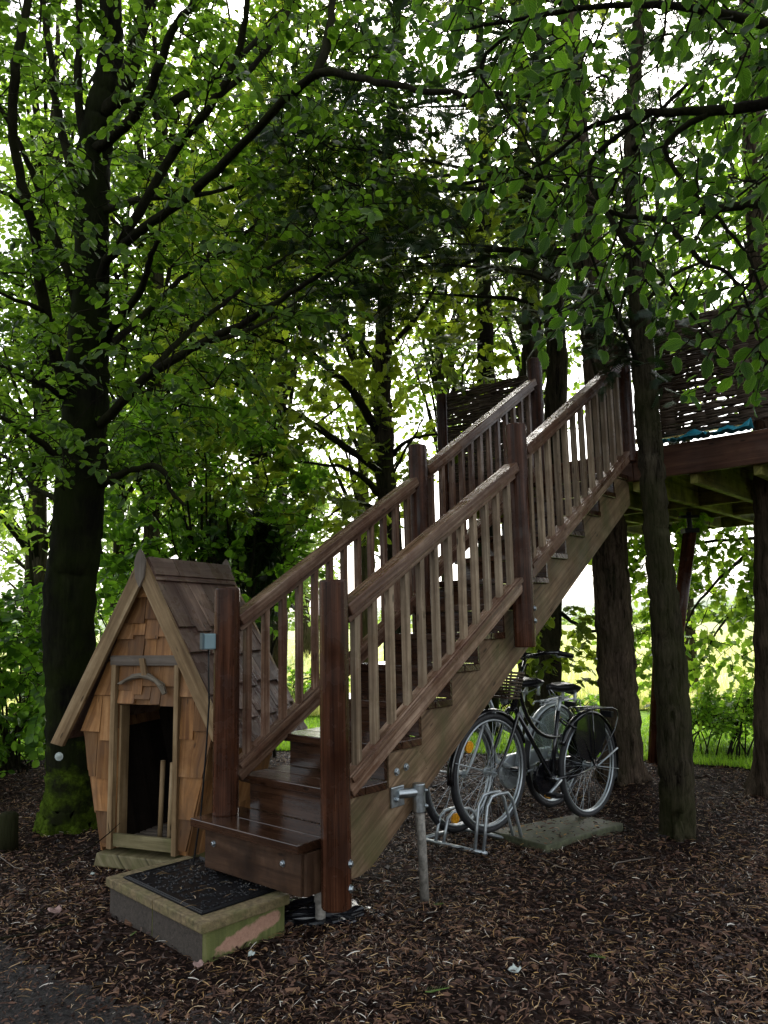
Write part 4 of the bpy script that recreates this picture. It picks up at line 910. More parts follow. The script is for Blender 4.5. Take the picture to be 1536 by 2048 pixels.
def leaf_maple():
    pol = [(0, 0), (22, .42), (38, .62), (52, .46), (66, .40), (80, .80), (92, .70), (104, .46), (120, .55), (140, .66), (160, .80), (180, 1.0)]
    P = []
    for a, r in pol[1:-1]: P.append((a, r))
    ctr = (0, .38, .03); v = [ctr, (0, 0, 0)]
    right = [(math.sin(math.radians(a))*r*.62, .38-math.cos(math.radians(a))*r*.62, .06*math.sin(a*.3)) for a, r in P]
    left = [(-x, y, z*.6) for x, y, z in right][::-1]
    v += right+[(0, 1.0, -.05)]+left; n = len(v); f = [(0, i, i+1) for i in range(1, n-1)]+[(0, n-1, 1)]
    return np.array(v), f
def leaf_simple():
    return np.array([(0, 0, 0), (-.36, .45, .06), (0, 1, -.05), (.36, .45, .06), (0, .5, -.03)], float), [(0, 4, 1), (4, 2, 1), (4, 0, 3), (2, 4, 3)]
LEAF = {'beech': leaf_beech(), 'big': leaf_beech(11), 'maple': leaf_maple(), 'simple': leaf_simple()}
def nrmz(a): return a/(np.linalg.norm(a, axis=-1, keepdims=True)+1e-9)
def leaves(name, kind, P, AX, NR, size, mat, parent, rnd=None, wscale=1.0):
    v, f = LEAF[kind]; n = len(P); AX = nrmz(AX); NR = NR-AX*(NR*AX).sum(1, keepdims=True); NR = nrmz(NR); SD = np.cross(AX, NR)
    rnd = RNG.random(n) if rnd is None else rnd
    Vv = P[:, None, :]+size[:, None, None]*(v[None, :, 0:1]*wscale*SD[:, None, :]+v[None, :, 1:2]*AX[:, None, :]+v[None, :, 2:3]*NR[:, None, :])
    k = len(v); flat = np.array([i for q in f for i in q]); cnt = np.array([len(q) for q in f]); nl = len(flat)
    loops = (np.arange(n)[:, None]*k+flat[None]).ravel(); st = np.concatenate([[0], np.cumsum(cnt)[:-1]]); starts = (np.arange(n)[:, None]*nl+st[None]).ravel()
    ew = np.array([np.sign(x) if abs(x) > .02 else 0 for x in v[:, 0]])*.5; uv = np.stack([ew[flat]+.5, v[flat, 1]], 1); uv = np.tile(uv, (n, 1))
    return raw_mesh(name, Vv.reshape(-1, 3), loops, starts, np.repeat(rnd, k), uv, mat, parent, False)
def sprays(P0, D, L, nl, flat=.35, spread=1.0, fold=.5, twig=None, droop=.35):
    """leafy twigs: alternate leaves in a loose plane along a drooping shoot"""
    P, A, Nn, T = [], [], [], []
    for p, d, l in zip(P0, D, L):
        m = max(3, int(nl*RNG.uniform(.7, 1.3))); t = np.linspace(.08, 1, m)
        dr = V3(0, 0, -droop*l); pts = p+d*l*t[:, None]+dr*t[:, None]**2
        if twig is not None: twig.tube(np.array([p, p+d*l*.5+dr*.25, p+d*l+dr]), [.0035, .0025, .001], 3, None, False)
        tg = nrmz(d*l+2*dr*t[:, None]); up = V3(0, 0, 1)+RNG.normal(0, flat, 3); sd = np.cross(tg, up); sd = nrmz(sd)
        sg = np.where(np.arange(m) % 2, 1, -1)[:, None]
        ax = nrmz(tg*RNG.uniform(.4, .9, (m, 1))+sd*sg*RNG.uniform(.5, 1.1, (m, 1))+V3(0, 0, -1)*RNG.uniform(.0, 1.0, (m, 1))*fold+RNG.normal(0, .18, (m, 3)))
        P.append(pts); A.append(ax); Nn.append(up+RNG.normal(0, .45, (m, 3)))
    return np.concatenate(P), np.concatenate(A), np.concatenate(Nn)
def inpoly(x, y, poly):
    poly = np.array(poly, float); c = np.zeros(len(x), bool); j = len(poly)-1
    for i in range(len(poly)):
        xi, yi = poly[i]; xj, yj = poly[j]
        c ^= ((yi > y) != (yj > y)) & (x < (xj-xi)*(y-yi)/(yj-yi+1e-9)+xi); j = i
    return c
def fill(poly, d0, d1, n, clump=.0, cs=.9):
    """n points in the volume seen through poly between depths d0 and d1, loosely clumped"""
    out = []; poly = np.array(poly, float); lo, hi = poly.min(0), poly.max(0); g = RNG.normal(0, 1, (6, 3)); ph = RNG.random(6)*6.28
    while sum(map(len, out)) < n:
        m = n*3; x = RNG.uniform(lo[0], hi[0], m); y = RNG.uniform(lo[1], hi[1], m); d = (d0**3+(d1**3-d0**3)*RNG.random(m))**(1/3)
        k = inpoly(x, y, poly); x, y, d = x[k], y[k], d[k]
        P = CAM+(FW[None]+RT[None]*((x-768)/FPX)[:, None]-UPV[None]*((y-1024)/FPX)[:, None])*d[:, None]
        if clump: 
            w = sum(np.sin((P@g[i])*(2.2/cs)+ph[i]) for i in range(6))/6
            P = P[RNG.random(len(P)) < 1-clump*(w < .05)]
        out.append(P[P[:, 2] > .15])
    return np.concatenate(out)[:n]
def limb(mb, px, r0, r1, n=7, jit=.004, sub=5):
    """px: (x, y, depth) nodes"""
    Q = np.array([at(*p) for p in px]); k = len(Q); tt = np.linspace(0, k-1, (k-1)*sub+1)
    # smooth through the nodes
    P = []
    for t in tt:
        i = min(int(t), k-2); u = t-i; p0, p1, p2, p3 = Q[max(i-1, 0)], Q[i], Q[i+1], Q[min(i+2, k-1)]
        P.append(.5*((2*p1)+(-p0+p2)*u+(2*p0-5*p1+4*p2-p3)*u*u+(-p0+3*p1-3*p2+p3)*u**3))
    P = np.array(P)+RNG.normal(0, jit, (len(tt), 3)); r = np.linspace(r0, r1, len(P)) if np.isscalar(r0) else np.interp(tt, np.linspace(0, k-1, len(r0)), r0)
    mb.tube(P, r*(1+RNG.normal(0, .05 if sub < 8 else .012, len(P))), n, None, True, .05); return P
def connect(mb, P, nodes, dmax=1.0, r=.006, sag=.1):
    """thin shoots joining each leafy twig to the nearest wood"""
    nodes = np.asarray(nodes, float); n0 = len(nodes); order = np.argsort([((nodes-p)**2).sum(1).min() for p in P])
    buf = np.zeros((n0+3*len(P), 3)); buf[:n0] = nodes; k = n0
    for p in np.asarray(P)[order]:      # nearest wood first, so shoots branch off shoots
        d = np.linalg.norm(buf[:k]-p, axis=1); i = int(np.argmin(d))
        if d[i] < dmax:
            q = buf[i]; w = RNG.normal(0, .09*d[i], 3); m1 = q+(p-q)*.35+V3(0, 0, sag*d[i])+w; m2 = q+(p-q)*.7+V3(0, 0, sag*.8*d[i])-w*.4
            mb.tube(np.array([q, m1, m2, p]), [min(r, .003+.010*d[i]), r*.7, r*.5, .0025], 4, None, False); buf[k:k+3] = (m1, m2, p); k += 3
def outward(P, axis_pt, up=.25, rand=.45):
    D = P-np.asarray(axis_pt); D[:, 2] *= .3; return nrmz(nrmz(D)+V3(0, 0, up)+RNG.normal(0, rand, P.shape))
def trunk(mb, px, radii, n=18, flare=None, wob=.05, sub=4):
    P = limb(mb, px, radii, .1, n, .006, sub)
    return P
def roots(mb, c, r, k=6, ln=.28, seed=0, z=-.05):
    g = np.random.default_rng(seed)
    for i in range(k):
        a = i*6.283/k+g.uniform(-.3, .3); d = V3(math.cos(a), math.sin(a), 0); l = ln*g.uniform(.6, 1.25)
        mb.tube(np.array([c+d*r*.30+ZZ*(z+r*1.9), c+d*r*.62+ZZ*(z+r*.9), c+d*(r*.9+l*.35)+ZZ*(z+.015), c+d*(r+l)+ZZ*(z-.05)]), [r*.42, r*.44, r*.30, r*.10], 9, None, False, .10)

# ---- 1. the big beech on the left
tb = thing('beech_tree', 'big dark beech with mossy foot and many limbs, behind the shingled house on the left', 'tree', tuple(atz(140, 1662, -.05)))
mb = MB(); d = 5.25
tp = limb(mb, [(136, 1690, d), (138, 1640, d), (145, 1560, d), (143, 1400, d), (137, 1230, d), (152, 1080, d), (166, 900, d), (173, 760, d), (181, 600, d), (184, 450, d), (188, 320, d), (205, 220, d), (222, 120, d), (222, 0, d-.05), (228, -180, d), (222, -420, d+.1), (235, -700, d+.2)],
          [.235, .205, .172, .162, .168, .160, .155, .143, .118, .108, .108, .112, .08, .07, .06, .045, .03], .1, 30, .004, 12)
roots(mb, atz(136, 1650, -.05), .17, 7, .14, 3)
wb = MB()   # nothing else: pale lichen spots are their own little mesh
mb.build('trunk', M['bark_beech'], tb, True)
mb = MB(); nodes = [tp[24::2]]
LIMBS = [([(200, 850, 5.2), (225, 825, 5.0), (300, 748, 4.8), (400, 690, 4.6), (480, 650, 4.5), (560, 600, 4.35), (650, 540, 4.2), (735, 475, 4.1)], .036, .008),
 ([(300, 748, 4.8), (350, 690, 5.0), (430, 620, 5.3), (500, 565, 5.5), (590, 500, 5.8)], .026, .007),
 ([(400, 690, 4.6), (470, 668, 4.8), (540, 640, 5.0), (610, 590, 5.2)], .018, .005),
 ([(205, 690, 5.25), (235, 640, 5.0), (283, 578, 4.7), (300, 520, 4.5), (320, 470, 4.35)], .035, .010),
 ([(196, 600, 5.25), (215, 520, 5.1), (290, 455, 4.8), (365, 400, 4.55), (450, 325, 4.3), (550, 220, 4.0), (632, 150, 3.8), (700, 152, 3.65), (768, 165, 3.5), (880, 185, 3.3), (1000, 187, 3.15), (1100, 200, 3.0)], .034, .008),
 ([(632, 150, 3.8), (655, 75, 3.9), (672, -20, 4.0), (700, -160, 4.1)], .026, .012),
 ([(190, 300, 5.2), (240, 262, 5.0), (292, 195, 4.8), (345, 60, 4.6), (385, 10, 4.5), (450, -90, 4.4)], .040, .014),
 ([(212, 225, 5.2), (250, 180, 5.1), (272, 90, 5.0), (300, 0, 4.95), (340, -180, 4.9), (370, -420, 4.9)], .062, .03),
 ([(240, 490, 5.0), (350, 300, 4.9), (430, 200, 4.7), (480, 95, 4.6), (497, 0, 4.5), (520, -120, 4.4)], .032, .012),
 ([(430, 200, 4.7), (520, 115, 4.8), (590, 0, 4.9), (650, -110, 5.0)], .022, .010),
 ([(345, 205, 5.1), (440, 145, 5.4), (540, 55, 5.8), (620, -40, 6.1)], .03, .012),
 ([(150, 800, 5.2), (130, 770, 5.1), (107, 690, 4.95), (85, 600, 4.85), (70, 470, 4.7), (45, 370, 4.6), (25, 260, 4.5), (32, 130, 4.4), (55, 0, 4.4), (70, -160, 4.4)], .044, .022),
 ([(155, 610, 5.25), (130, 530, 5.2), (92, 420, 5.1), (62, 340, 5.0), (20, 250, 4.9), (-40, 160, 4.8)], .032, .012),
 ([(180, 480, 5.2), (140, 330, 5.3), (110, 200, 5.4), (95, 60, 5.5), (70, -80, 5.6)], .035, .02),
 ([(175, 330, 5.2), (155, 180, 5.2), (160, 50, 5.2), (150, -100, 5.2)], .032, .02),
 ([(125, 925, 5.2), (80, 885, 5.0), (40, 855, 4.85), (-30, 815, 4.7)], .026, .012), ([(132, 800, 5.2), (80, 765, 5.0), (-20, 725, 4.8)], .022, .010),
 ([(85, 620, 4.85), (45, 605, 4.7), (-20, 580, 4.5)], .018, .008), ([(60, 430, 4.7), (20, 390, 4.5), (-30, 365, 4.3)], .018, .008), ([(120, 1000, 5.2), (60, 970, 5.5), (20, 920, 5.8), (-60, 880, 6.1)], .022, .008),
 ([(205, 968, 5.2), (250, 945, 5.0), (320, 935, 4.8), (345, 985, 4.7), (372, 1012, 4.65)], .030, .008),
 ([(204, 700, 5.2), (260, 655, 5.5), (360, 560, 5.9), (450, 500, 6.2), (520, 440, 6.4)], .03, .008), ([(205, 420, 5.2), (300, 395, 5.7), (450, 380, 6.3), (600, 300, 6.8)], .03, .008)]
for px, r0, r1 in LIMBS: nodes.append(limb(mb, px, r0, r1, 8))
NB = np.concatenate(nodes)
poly = [(-250, -250), (700, -250), (860, 60), (780, 330), (720, 560), (560, 720), (420, 860), (300, 1010), (215, 960), (100, 990), (-250, 1150)]
P0 = fill(poly, 3.7, 7.6, 2100, .55)
P0 = P0[(np.linalg.norm(P0[:, None, :]-NB[None, ::3], axis=2).min(1) < 1.25)]
connect(mb, P0, NB, 1.3)
D = outward(P0.copy(), tb.location, .0, .5); P, A, Nn = sprays(P0, D, RNG.uniform(.22, .5, len(P0)), 15, .4, fold=.8, twig=mb, droop=.5)
mb.build('branches', M['bark_dark'], tb, True)
leaves('crown', 'beech', P, A, Nn, RNG.uniform(.042, .076, len(P)), M['beech'], tb, None, .8)
o = MB(); c = at(118, 1513, 5.05); g = [c+V3(math.cos(a)*r, -.012*(1-(r/.03)), math.sin(a)*r) for r in (.0, .015, .028) for a in np.linspace(0, 6.283, 12)]
o.grid(np.array(g).reshape(3, 12, 3)); o.build('lichen_patch', M['whitebit'], tb)

# ---- 2. the overhanging bough from a beech just outside the frame on the right
ob = thing('beech_tree', 'beech bough with large serrated leaves hanging in front at the top right', 'tree', (2.55, .55, 0))
mb = MB(); limb_pts = np.array([V3(2.55, .55, -.05), V3(2.52, .6, .6), V3(2.5, .7, 1.5), V3(2.45, .85, 2.6), V3(2.35, 1.1, 3.8), V3(2.3, 1.2, 5.2)]); mb.tube(limb_pts, [.2, .16, .14, .12, .09, .05], 16, None, True, .05); mb.build('trunk', M['bark_grey'], ob, True)
mb = MB(); nd = []
def wpts(*P): return np.array(P)
for px, r0, r1 in [([(1990, 60, 2.0), (1700, 150, 2.1), (1536, 205, 2.2), (1420, 222, 2.3), (1300, 225, 2.4), (1200, 245, 2.5), (1120, 300, 2.55), (1050, 350, 2.6)], .022, .004),
 ([(1950, 480, 2.1), (1700, 420, 2.15), (1536, 408, 2.25), (1420, 420, 2.35), (1330, 437, 2.45), (1210, 420, 2.5), (1130, 370, 2.6)], .020, .004),
 ([(1700, 150, 2.1), (1560, 60, 2.2), (1400, 20, 2.3), (1250, 10, 2.4), (1080, 30, 2.5), (930, 60, 2.6)], .018, .004),
 ([(1420, 222, 2.3), (1330, 300, 2.35), (1420, 420, 2.3), (1500, 520, 2.3), (1540, 640, 2.3)], .010, .003),
 ([(1300, 225, 2.4), (1180, 330, 2.45), (1230, 450, 2.4), (1330, 560, 2.4), (1390, 640, 2.4), (1450, 700, 2.4)], .009, .003),
 ([(1210, 420, 2.5), (1260, 520, 2.45), (1240, 620, 2.45), (1225, 690, 2.4)], .008, .002), ([(1330, 437, 2.4), (1400, 520, 2.35), (1470, 560, 2.3), (1530, 700, 2.3)], .009, .003),
 ([(1080, 30, 2.5), (960, 130, 2.6), (1040, 260, 2.6), (1120, 420, 2.6)], .007, .002)]:
    nd.append(limb(mb, px, r0, r1, 6, .002))
# join the boughs to the trunk
for q in (nd[0][0], nd[1][0]): mb.tube(np.array([V3(2.5, .75, 1.9), (V3(2.5, .75, 1.9)+q)/2+V3(0, 0, .05), q]), [.05, .035, .022], 8)
NB2 = np.concatenate(nd)
poly = [(860, -120), (1750, -120), (1750, 760), (1536, 770), (1480, 690), (1390, 610), (1330, 540), (1270, 660), (1215, 690), (1190, 560), (1110, 460), (1010, 330), (980, 220), (930, 130)]
P0 = fill(poly, 1.95, 2.9, 260, .35, .5)
connect(mb, P0, NB2, .8, .004, .05)
D = nrmz(V3(-.55, .1, -.42)+RNG.normal(0, .42, P0.shape)); P, A, Nn = sprays(P0, D, RNG.uniform(.12, .28, len(P0)), 7, .7, fold=.7, twig=mb, droop=.3)
Nn = V3(0, -.7, .6)+RNG.normal(0, .5, P.shape)
k0 = len(P)
# unseen leaf canopy added overhead, continuing this crown, to shade the ground
CZ = np.stack([RNG.uniform(-4.5, 4.5, 420), RNG.uniform(-5, .9, 420), RNG.uniform(3.5, 5.8, 420)], 1)
for q in CZ[::9]: mb.tube(np.array([V3(2.35, 1.1, 3.6), (V3(2.35, 1.1, 3.6)+q)/2+V3(0, 0, .3), q]), [.05, .03, .01], 6)
P2, A2, N2 = sprays(CZ, nrmz(RNG.normal(0, 1, CZ.shape)*V3(1, 1, .3)), RNG.uniform(.4, .8, 420), 16, .5, fold=.6, droop=.3)
mb.build('branches', M['bark_dark'], ob, True); leaves('crown', 'big', P, A, Nn, (.030+.036*RNG.random(len(P))**.8), M['bough'], ob, None, .74); leaves('shade_canopy', 'simple', P2, A2, N2, RNG.uniform(.10, .17, len(P2)), M['bough'], ob)

# ---- 3. the slim leaning tree in front of the platform
sl = thing('slender_tree', 'slim leaning greenish trunk standing in front of the platform beam, right of the bicycles', 'tree', tuple(atz(1355, 1683, -.05)))
mb = MB(); P3 = limb(mb, [(1357, 1705, 4.72), (1356, 1670, 4.72), (1353, 1560, 4.75), (1345, 1400, 4.8), (1333, 1250, 4.85), (1315, 1080, 4.9), (1304, 940, 4.95), (1296, 840, 5.0), (1286, 720, 5.0), (1280, 620, 5.05), (1270, 500, 5.1), (1262, 380, 5.2), (1265, 200, 5.3), (1280, 0, 5.4), (1290, -250, 5.6)],
    [.125, .107, .102, .102, .095, .078, .078, .078, .072, .066, .058, .05, .045, .04, .03], .1, 26, .004, 12)
roots(mb, atz(1357, 1676, -.05), .08, 3, .06, 8); mb.lathe(at(1366, 1297, 4.84), V3(.8, -.5, .2), [(-.03, .04), (.0, .03), (.012, .02), (.018, .004)], 10)
mb.build('trunk', M['bark_grey'], sl, True)
mb = MB(); nd = [P3[96::2]]
for px, r0, r1 in [([(1272, 520, 5.1), (1220, 430, 5.0), (1150, 380, 4.9), (1060, 340, 4.8)], .02, .006), ([(1290, 760, 5.0), (1240, 640, 4.8), (1200, 560, 4.6), (1170, 470, 4.5)], .018, .006), ([(1265, 300, 5.2), (1340, 200, 5.0), (1430, 120, 4.8)], .02, .006), ([(1280, 620, 5.0), (1330, 560, 4.9), (1420, 520, 4.8), (1520, 500, 4.7)], .016, .005)]: nd.append(limb(mb, px, r0, r1, 7))
NB3 = np.concatenate(nd); poly = [(980, -200), (1750, -200), (1750, 640), (1500, 620), (1330, 640), (1230, 720), (1120, 520), (1000, 330)]
P0 = fill(poly, 3.7, 6.0, 210, .4); connect(mb, P0, NB3, 1.3, .005)
D = outward(P0.copy(), sl.location, -.1, .5); P, A, Nn = sprays(P0, D, RNG.uniform(.22, .45, len(P0)), 13, .45, fold=.8, twig=mb, droop=.4)
mb.build('branches', M['bark_dark'], sl, True); leaves('crown', 'beech', P, A, Nn, RNG.uniform(.05, .085, len(P)), M['beech'], sl, None, .75)
# three-leaf sprig seen against the newel: part of that crown already

# ---- 4. sycamores beyond the stairs
mp = thing('maple_tree', 'maple with arching limbs and yellow-green leaves beyond the stair handrails', 'tree', tuple(at(790, 1480, 7.8)*V3(1, 1, 0)-ZZ*.05))
mb = MB(); PT = limb(mb, [(795, 1480, 7.8), (792, 1330, 7.8), (790, 1200, 7.75), (782, 1060, 7.7), (770, 930, 7.7), (766, 820, 7.7), (766, 700, 7.7), (775, 580, 7.7), (780, 460, 7.75), (778, 300, 7.8), (790, 100, 7.9), (800, -150, 8)], [.15, .125, .115, .108, .105, .09, .085, .075, .065, .06, .05, .03], .1, 14, .006, 4); mb.build('trunk', M['bark_grey'], mp, True)
mb = MB(); nd = [PT[20:]]
for px, r0, r1 in [([(755, 940, 7.7), (715, 910, 7.5), (667, 879, 7.3), (612, 838, 7.1), (550, 808, 6.9), (468, 765, 6.7), (400, 740, 6.6)], .045, .010), ([(762, 870, 7.7), (735, 830, 7.6), (705, 780, 7.45), (665, 745, 7.3), (628, 711, 7.2), (597, 695, 7.1), (534, 676, 7.0), (470, 668, 6.9)], .050, .010),
  ([(628, 711, 7.2), (605, 670, 7.2), (589, 633, 7.2), (565, 612, 7.1)], .026, .008), ([(758, 990, 7.7), (735, 962, 7.5), (706, 943, 7.35), (675, 933, 7.2), (600, 925, 7.0)], .036, .010), ([(600, 925, 7.0), (540, 905, 6.9), (480, 930, 6.8)], .015, .005),
  ([(755, 1020, 7.7), (725, 1005, 7.5), (694, 1012, 7.3), (650, 1035, 7.1)], .026, .007), ([(785, 910, 7.7), (810, 885, 7.6), (847, 872, 7.5), (900, 870, 7.4)], .028, .008), ([(785, 950, 7.7), (800, 920, 7.5), (830, 870, 7.3), (850, 830, 7.2)], .018, .006), ([(772, 700, 7.7), (830, 640, 7.9), (880, 560, 8.0), (930, 500, 8.2)], .03, .008), ([(764, 760, 7.7), (740, 715, 7.8), (690, 640, 8.0), (600, 560, 8.3)], .03, .008)]: nd.append(limb(mb, px, r0, r1, 8))
NB4 = np.concatenate(nd); poly = [(330, 400), (600, 300), (960, 420), (1000, 720), (930, 960), (850, 900), (800, 1100), (640, 1120), (480, 1060), (380, 900), (330, 700)]
P0 = fill(poly, 6.1, 9.4, 520, .55); connect(mb, P0, NB4, 1.4, .006); D = outward(P0.copy(), mp.location, .1, .5)
P, A, Nn = sprays(P0, D, RNG.uniform(.25, .55, len(P0)), 12, .5, fold=.7, twig=mb, droop=.3)
mb.build('branches', M['bark_dark'], mp, True); leaves('crown', 'maple', P, A, Nn, RNG.uniform(.08, .14, len(P)), M['maple'], mp)

m2 = thing('maple_tree', 'mossy round trunk standing behind the bicycle saddles, with low leafy shoots', 'tree', tuple(at(1097, 1480, 7.0)*V3(1, 1, 0)-ZZ*.05))
mb = MB(); PT = limb(mb, [(1097, 1500, 7.0), (1097, 1440, 7.0), (1098, 1300, 7.0), (1102, 1150, 7.0), (1108, 950, 7.0), (1112, 760, 7.05), (1106, 600, 7.1), (1095, 480, 7.2), (1085, 300, 7.3), (1080, 100, 7.4), (1070, -150, 7.6)], [.15, .125, .115, .112, .105, .10, .09, .08, .07, .05, .03], .1, 16, .006, 4); mb.build('trunk', M['bark_grey'], m2, True)
mb = MB(); nd = [PT]
for px, r0, r1 in [([(1120, 1225, 7.0), (1150, 1248, 6.8), (1190, 1262, 6.6), (1260, 1240, 6.5)], .022, .006), ([(1110, 1210, 7.0), (1080, 1250, 6.8), (1070, 1300, 6.7)], .012, .004), ([(1095, 480, 7.2), (1020, 400, 7.0), (960, 330, 6.8)], .03, .008)]: nd.append(limb(mb, px, r0, r1, 7))
NB5 = np.concatenate(nd)
P0 = np.concatenate([fill([(1040, 1215), (1165, 1230), (1190, 1330), (1140, 1390), (1060, 1360)], 6.4, 7.6, 26), fill([(880, -150), (1250, -150), (1200, 300), (1180, 560), (1000, 560)], 6.2, 8.4, 110, .4)]); connect(mb, P0, NB5, 1.6, .006)
D = outward(P0.copy(), m2.location, -.2, .5); P, A, Nn = sprays(P0, D, RNG.uniform(.2, .45, len(P0)), 11, .5, fold=.9, twig=mb, droop=.5); mb.build('branches', M['bark_dark'], m2, True); leaves('crown', 'maple', P, A, Nn, RNG.uniform(.07, .12, len(P)), M['maple'], m2)

m3 = thing('maple_tree', 'maple whose bright lobed leaves hang below the platform on the right', 'tree', (4.9, 9.4, -.05))
mb = MB(); PT = np.array([V3(4.9, 9.4, -.1), V3(4.9, 9.4, 1), V3(4.85, 9.35, 2.4), V3(4.8, 9.3, 4), V3(4.8, 9.2, 6)]); mb.tube(PT, [.2, .16, .14, .11, .05], 14); mb.build('trunk', M['bark_grey'], m3, True)
mb = MB(); nd = [PT]
for px, r0, r1 in [([(1640, 1020, 8.9), (1540, 1075, 8.4), (1470, 1130, 8.0), (1400, 1200, 7.7), (1360, 1280, 7.5)], .03, .006), ([(1650, 1120, 8.9), (1520, 1180, 8.2), (1450, 1240, 7.8), (1410, 1310, 7.6)], .025, .006), ([(1540, 1075, 8.4), (1400, 1085, 8.2), (1290, 1110, 8.2), (1230, 1180, 8.2)], .022, .006), ([(1640, 900, 8.9), (1500, 880, 8.6), (1300, 900, 8.6), (1200, 960, 8.6)], .03, .006)]: nd.append(limb(mb, px, r0, r1, 7))
for q in nd[1:]:
    if True: mb.tube(np.array([V3(4.85, 9.35, 2.2), (V3(4.85, 9.35, 2.2)+q[0])/2+V3(0, 0, .1), q[0]]), [.06, .04, .03], 7)
NB6 = np.concatenate(nd); P0 = fill([(1235, 1040), (1700, 1020), (1700, 1330), (1510, 1345), (1420, 1375), (1330, 1390), (1275, 1380), (1235, 1250)], 7.3, 9.3, 330, .5, .6); connect(mb, P0, NB6, 1.2, .006, .05)
D = outward(P0.copy(), m3.location, -.1, .5); P, A, Nn = sprays(P0, D, RNG.uniform(.2, .42, len(P0)), 10, .6, fold=1.0, twig=mb, droop=.6); Nn = V3(0, -.5, .7)+RNG.normal(0, .5, P.shape)
mb.build('branches', M['bark_dark'], m3, True); leaves('crown', 'maple', P, A, Nn, RNG.uniform(.07, .11, len(P)), M['backleaf'], m3)

# ---- 5. conifers: dark feathery boughs
def frond_leaf():
    v = []; f = []
    # a flat spray: spine with side needles
    def strip(p, q, w):
        p = np.array(p); q = np.array(q); d = (q-p)/np.linalg.norm(q-p); s = np.array([d[1], -d[0]])*w; b = len(v)
        v.extend([(p[0]-s[0], p[1]-s[1], 0), (p[0]+s[0], p[1]+s[1], 0), (q[0]+s[0]*.3, q[1]+s[1]*.3, -.04), (q[0]-s[0]*.3, q[1]-s[1]*.3, -.04)]); f.append((b, b+1, b+2, b+3))
    strip((0, 0), (0, 1), .02)
    for i in range(9):
        a = .08+i*.10; l = .42*(1-a*.62)
        for s in (-1, 1): strip((0, a), (s*l*.8, a+l*.55), .038)
    return np.array(v), f
LEAF['frond'] = frond_leaf()
def conifer(label, px, radii, polys, n, seedl, barkm='bark_fir', nl=9, droop=.5, name='conifer_tree', root=True):
    base = at(*px[0]); t = thing(name, label, 'tree', (base[0], base[1], -.05), None); mb = MB(); PT = limb(mb, px, radii, .1, 26, .004, 12)
    if root: roots(mb, V3(base[0], base[1], -.0), radii[0]*.8, 6, .12, seedl)
    mb.build('trunk', M[barkm], t, True); mb = MB(); nd = []
    P0 = np.concatenate([fill(po, d0, d1, m, .45) for po, d0, d1, m in polys])
    zs = PT[:, 2]
    pick = P0[RNG.permutation(len(P0))[:max(10, len(P0)//14)]]
    for p in pick:    # primary boughs from the trunk, sagging
        i = int(np.argmin(abs(zs-(p[2]+RNG.uniform(-.2, .35))))); q = PT[i]; l = np.linalg.norm(p-q); m1 = q+(p-q)*.4+V3(0, 0, .05*l); m2_ = q+(p-q)*.75+V3(0, 0, .03*l)
        mb.tube(np.array([q, m1, m2_, p]), [.008+.008*l, .006+.006*l, .007, .004], 5); tt = np.linspace(0, 1, 9)[:, None]; nd.append(q+(p-q)*tt+V3(0, 0, .05*l)*np.sin(tt*3.1))
    NB_ = np.concatenate(nd); connect(mb, P0, NB_, 1.4, .006, .02); D = outward(P0.copy(), (base[0], base[1], 0), -.15, .4)
    P, A, Nn = sprays(P0, D, RNG.uniform(.3, .7, len(P0)), nl, .35, fold=.35, twig=mb, droop=droop); mb.build('branches', M['bark_dark'], t, True)
    leaves('crown', 'frond', P, A, Nn, RNG.uniform(.08, .16, len(P)), M['conifer'], t); return t
conifer('thick fibrous conifer trunk rising behind the rear bicycle wheel and up through the platform', [(1246, 1610, 6.35), (1244, 1560, 6.35), (1238, 1400, 6.4), (1228, 1250, 6.45), (1217, 1080, 6.5), (1208, 900, 6.55), (1196, 700, 6.6), (1182, 560, 6.65), (1165, 400, 6.7), (1150, 250, 6.8), (1140, 50, 6.9), (1130, -200, 7.1)],
        [.205, .178, .158, .15, .145, .14, .135, .13, .12, .11, .09, .06], [([(640, 60), (900, -100), (1300, -150), (1300, 420), (1250, 700), (1120, 700), (960, 560), (760, 520), (620, 330)], 5.0, 7.6, 420), ([(1150, 650), (1290, 640), (1285, 745), (1215, 765), (1180, 720)], 5.15, 5.75, 46), ([(560, 220), (840, 120), (980, 420), (900, 640), (700, 680), (590, 480)], 5.4, 7.2, 220)], 0, 11)
conifer('slim dark conifer trunk left of the mossy maple, seen above the left woven panel', [(975, 1480, 9.0), (975, 1300, 9.0), (974, 1000, 9.0), (972, 740, 9.0), (968, 560, 9.1), (970, 380, 9.2), (960, 100, 9.3), (955, -200, 9.5)], [.15, .12, .11, .10, .085, .07, .05, .03], [([(700, 200), (1060, 150), (1090, 700), (900, 760), (780, 700)], 7.8, 9.8, 190)], 0, 12, 'bark_dark')
conifer('pale slim conifer trunk just right of the slimmer dark one, above the left woven panel', [(1062, 1470, 8.6), (1063, 1200, 8.6), (1064, 900, 8.6), (1064, 720, 8.6), (1060, 560, 8.7), (1050, 400, 8.8), (1040, 150, 9.0), (1035, -150, 9.2)], [.16, .13, .12, .11, .10, .08, .05, .03], [([(940, 100), (1330, 60), (1340, 640), (1160, 690), (980, 600)], 7.4, 9.6, 190)], 0, 13, 'bark_grey')
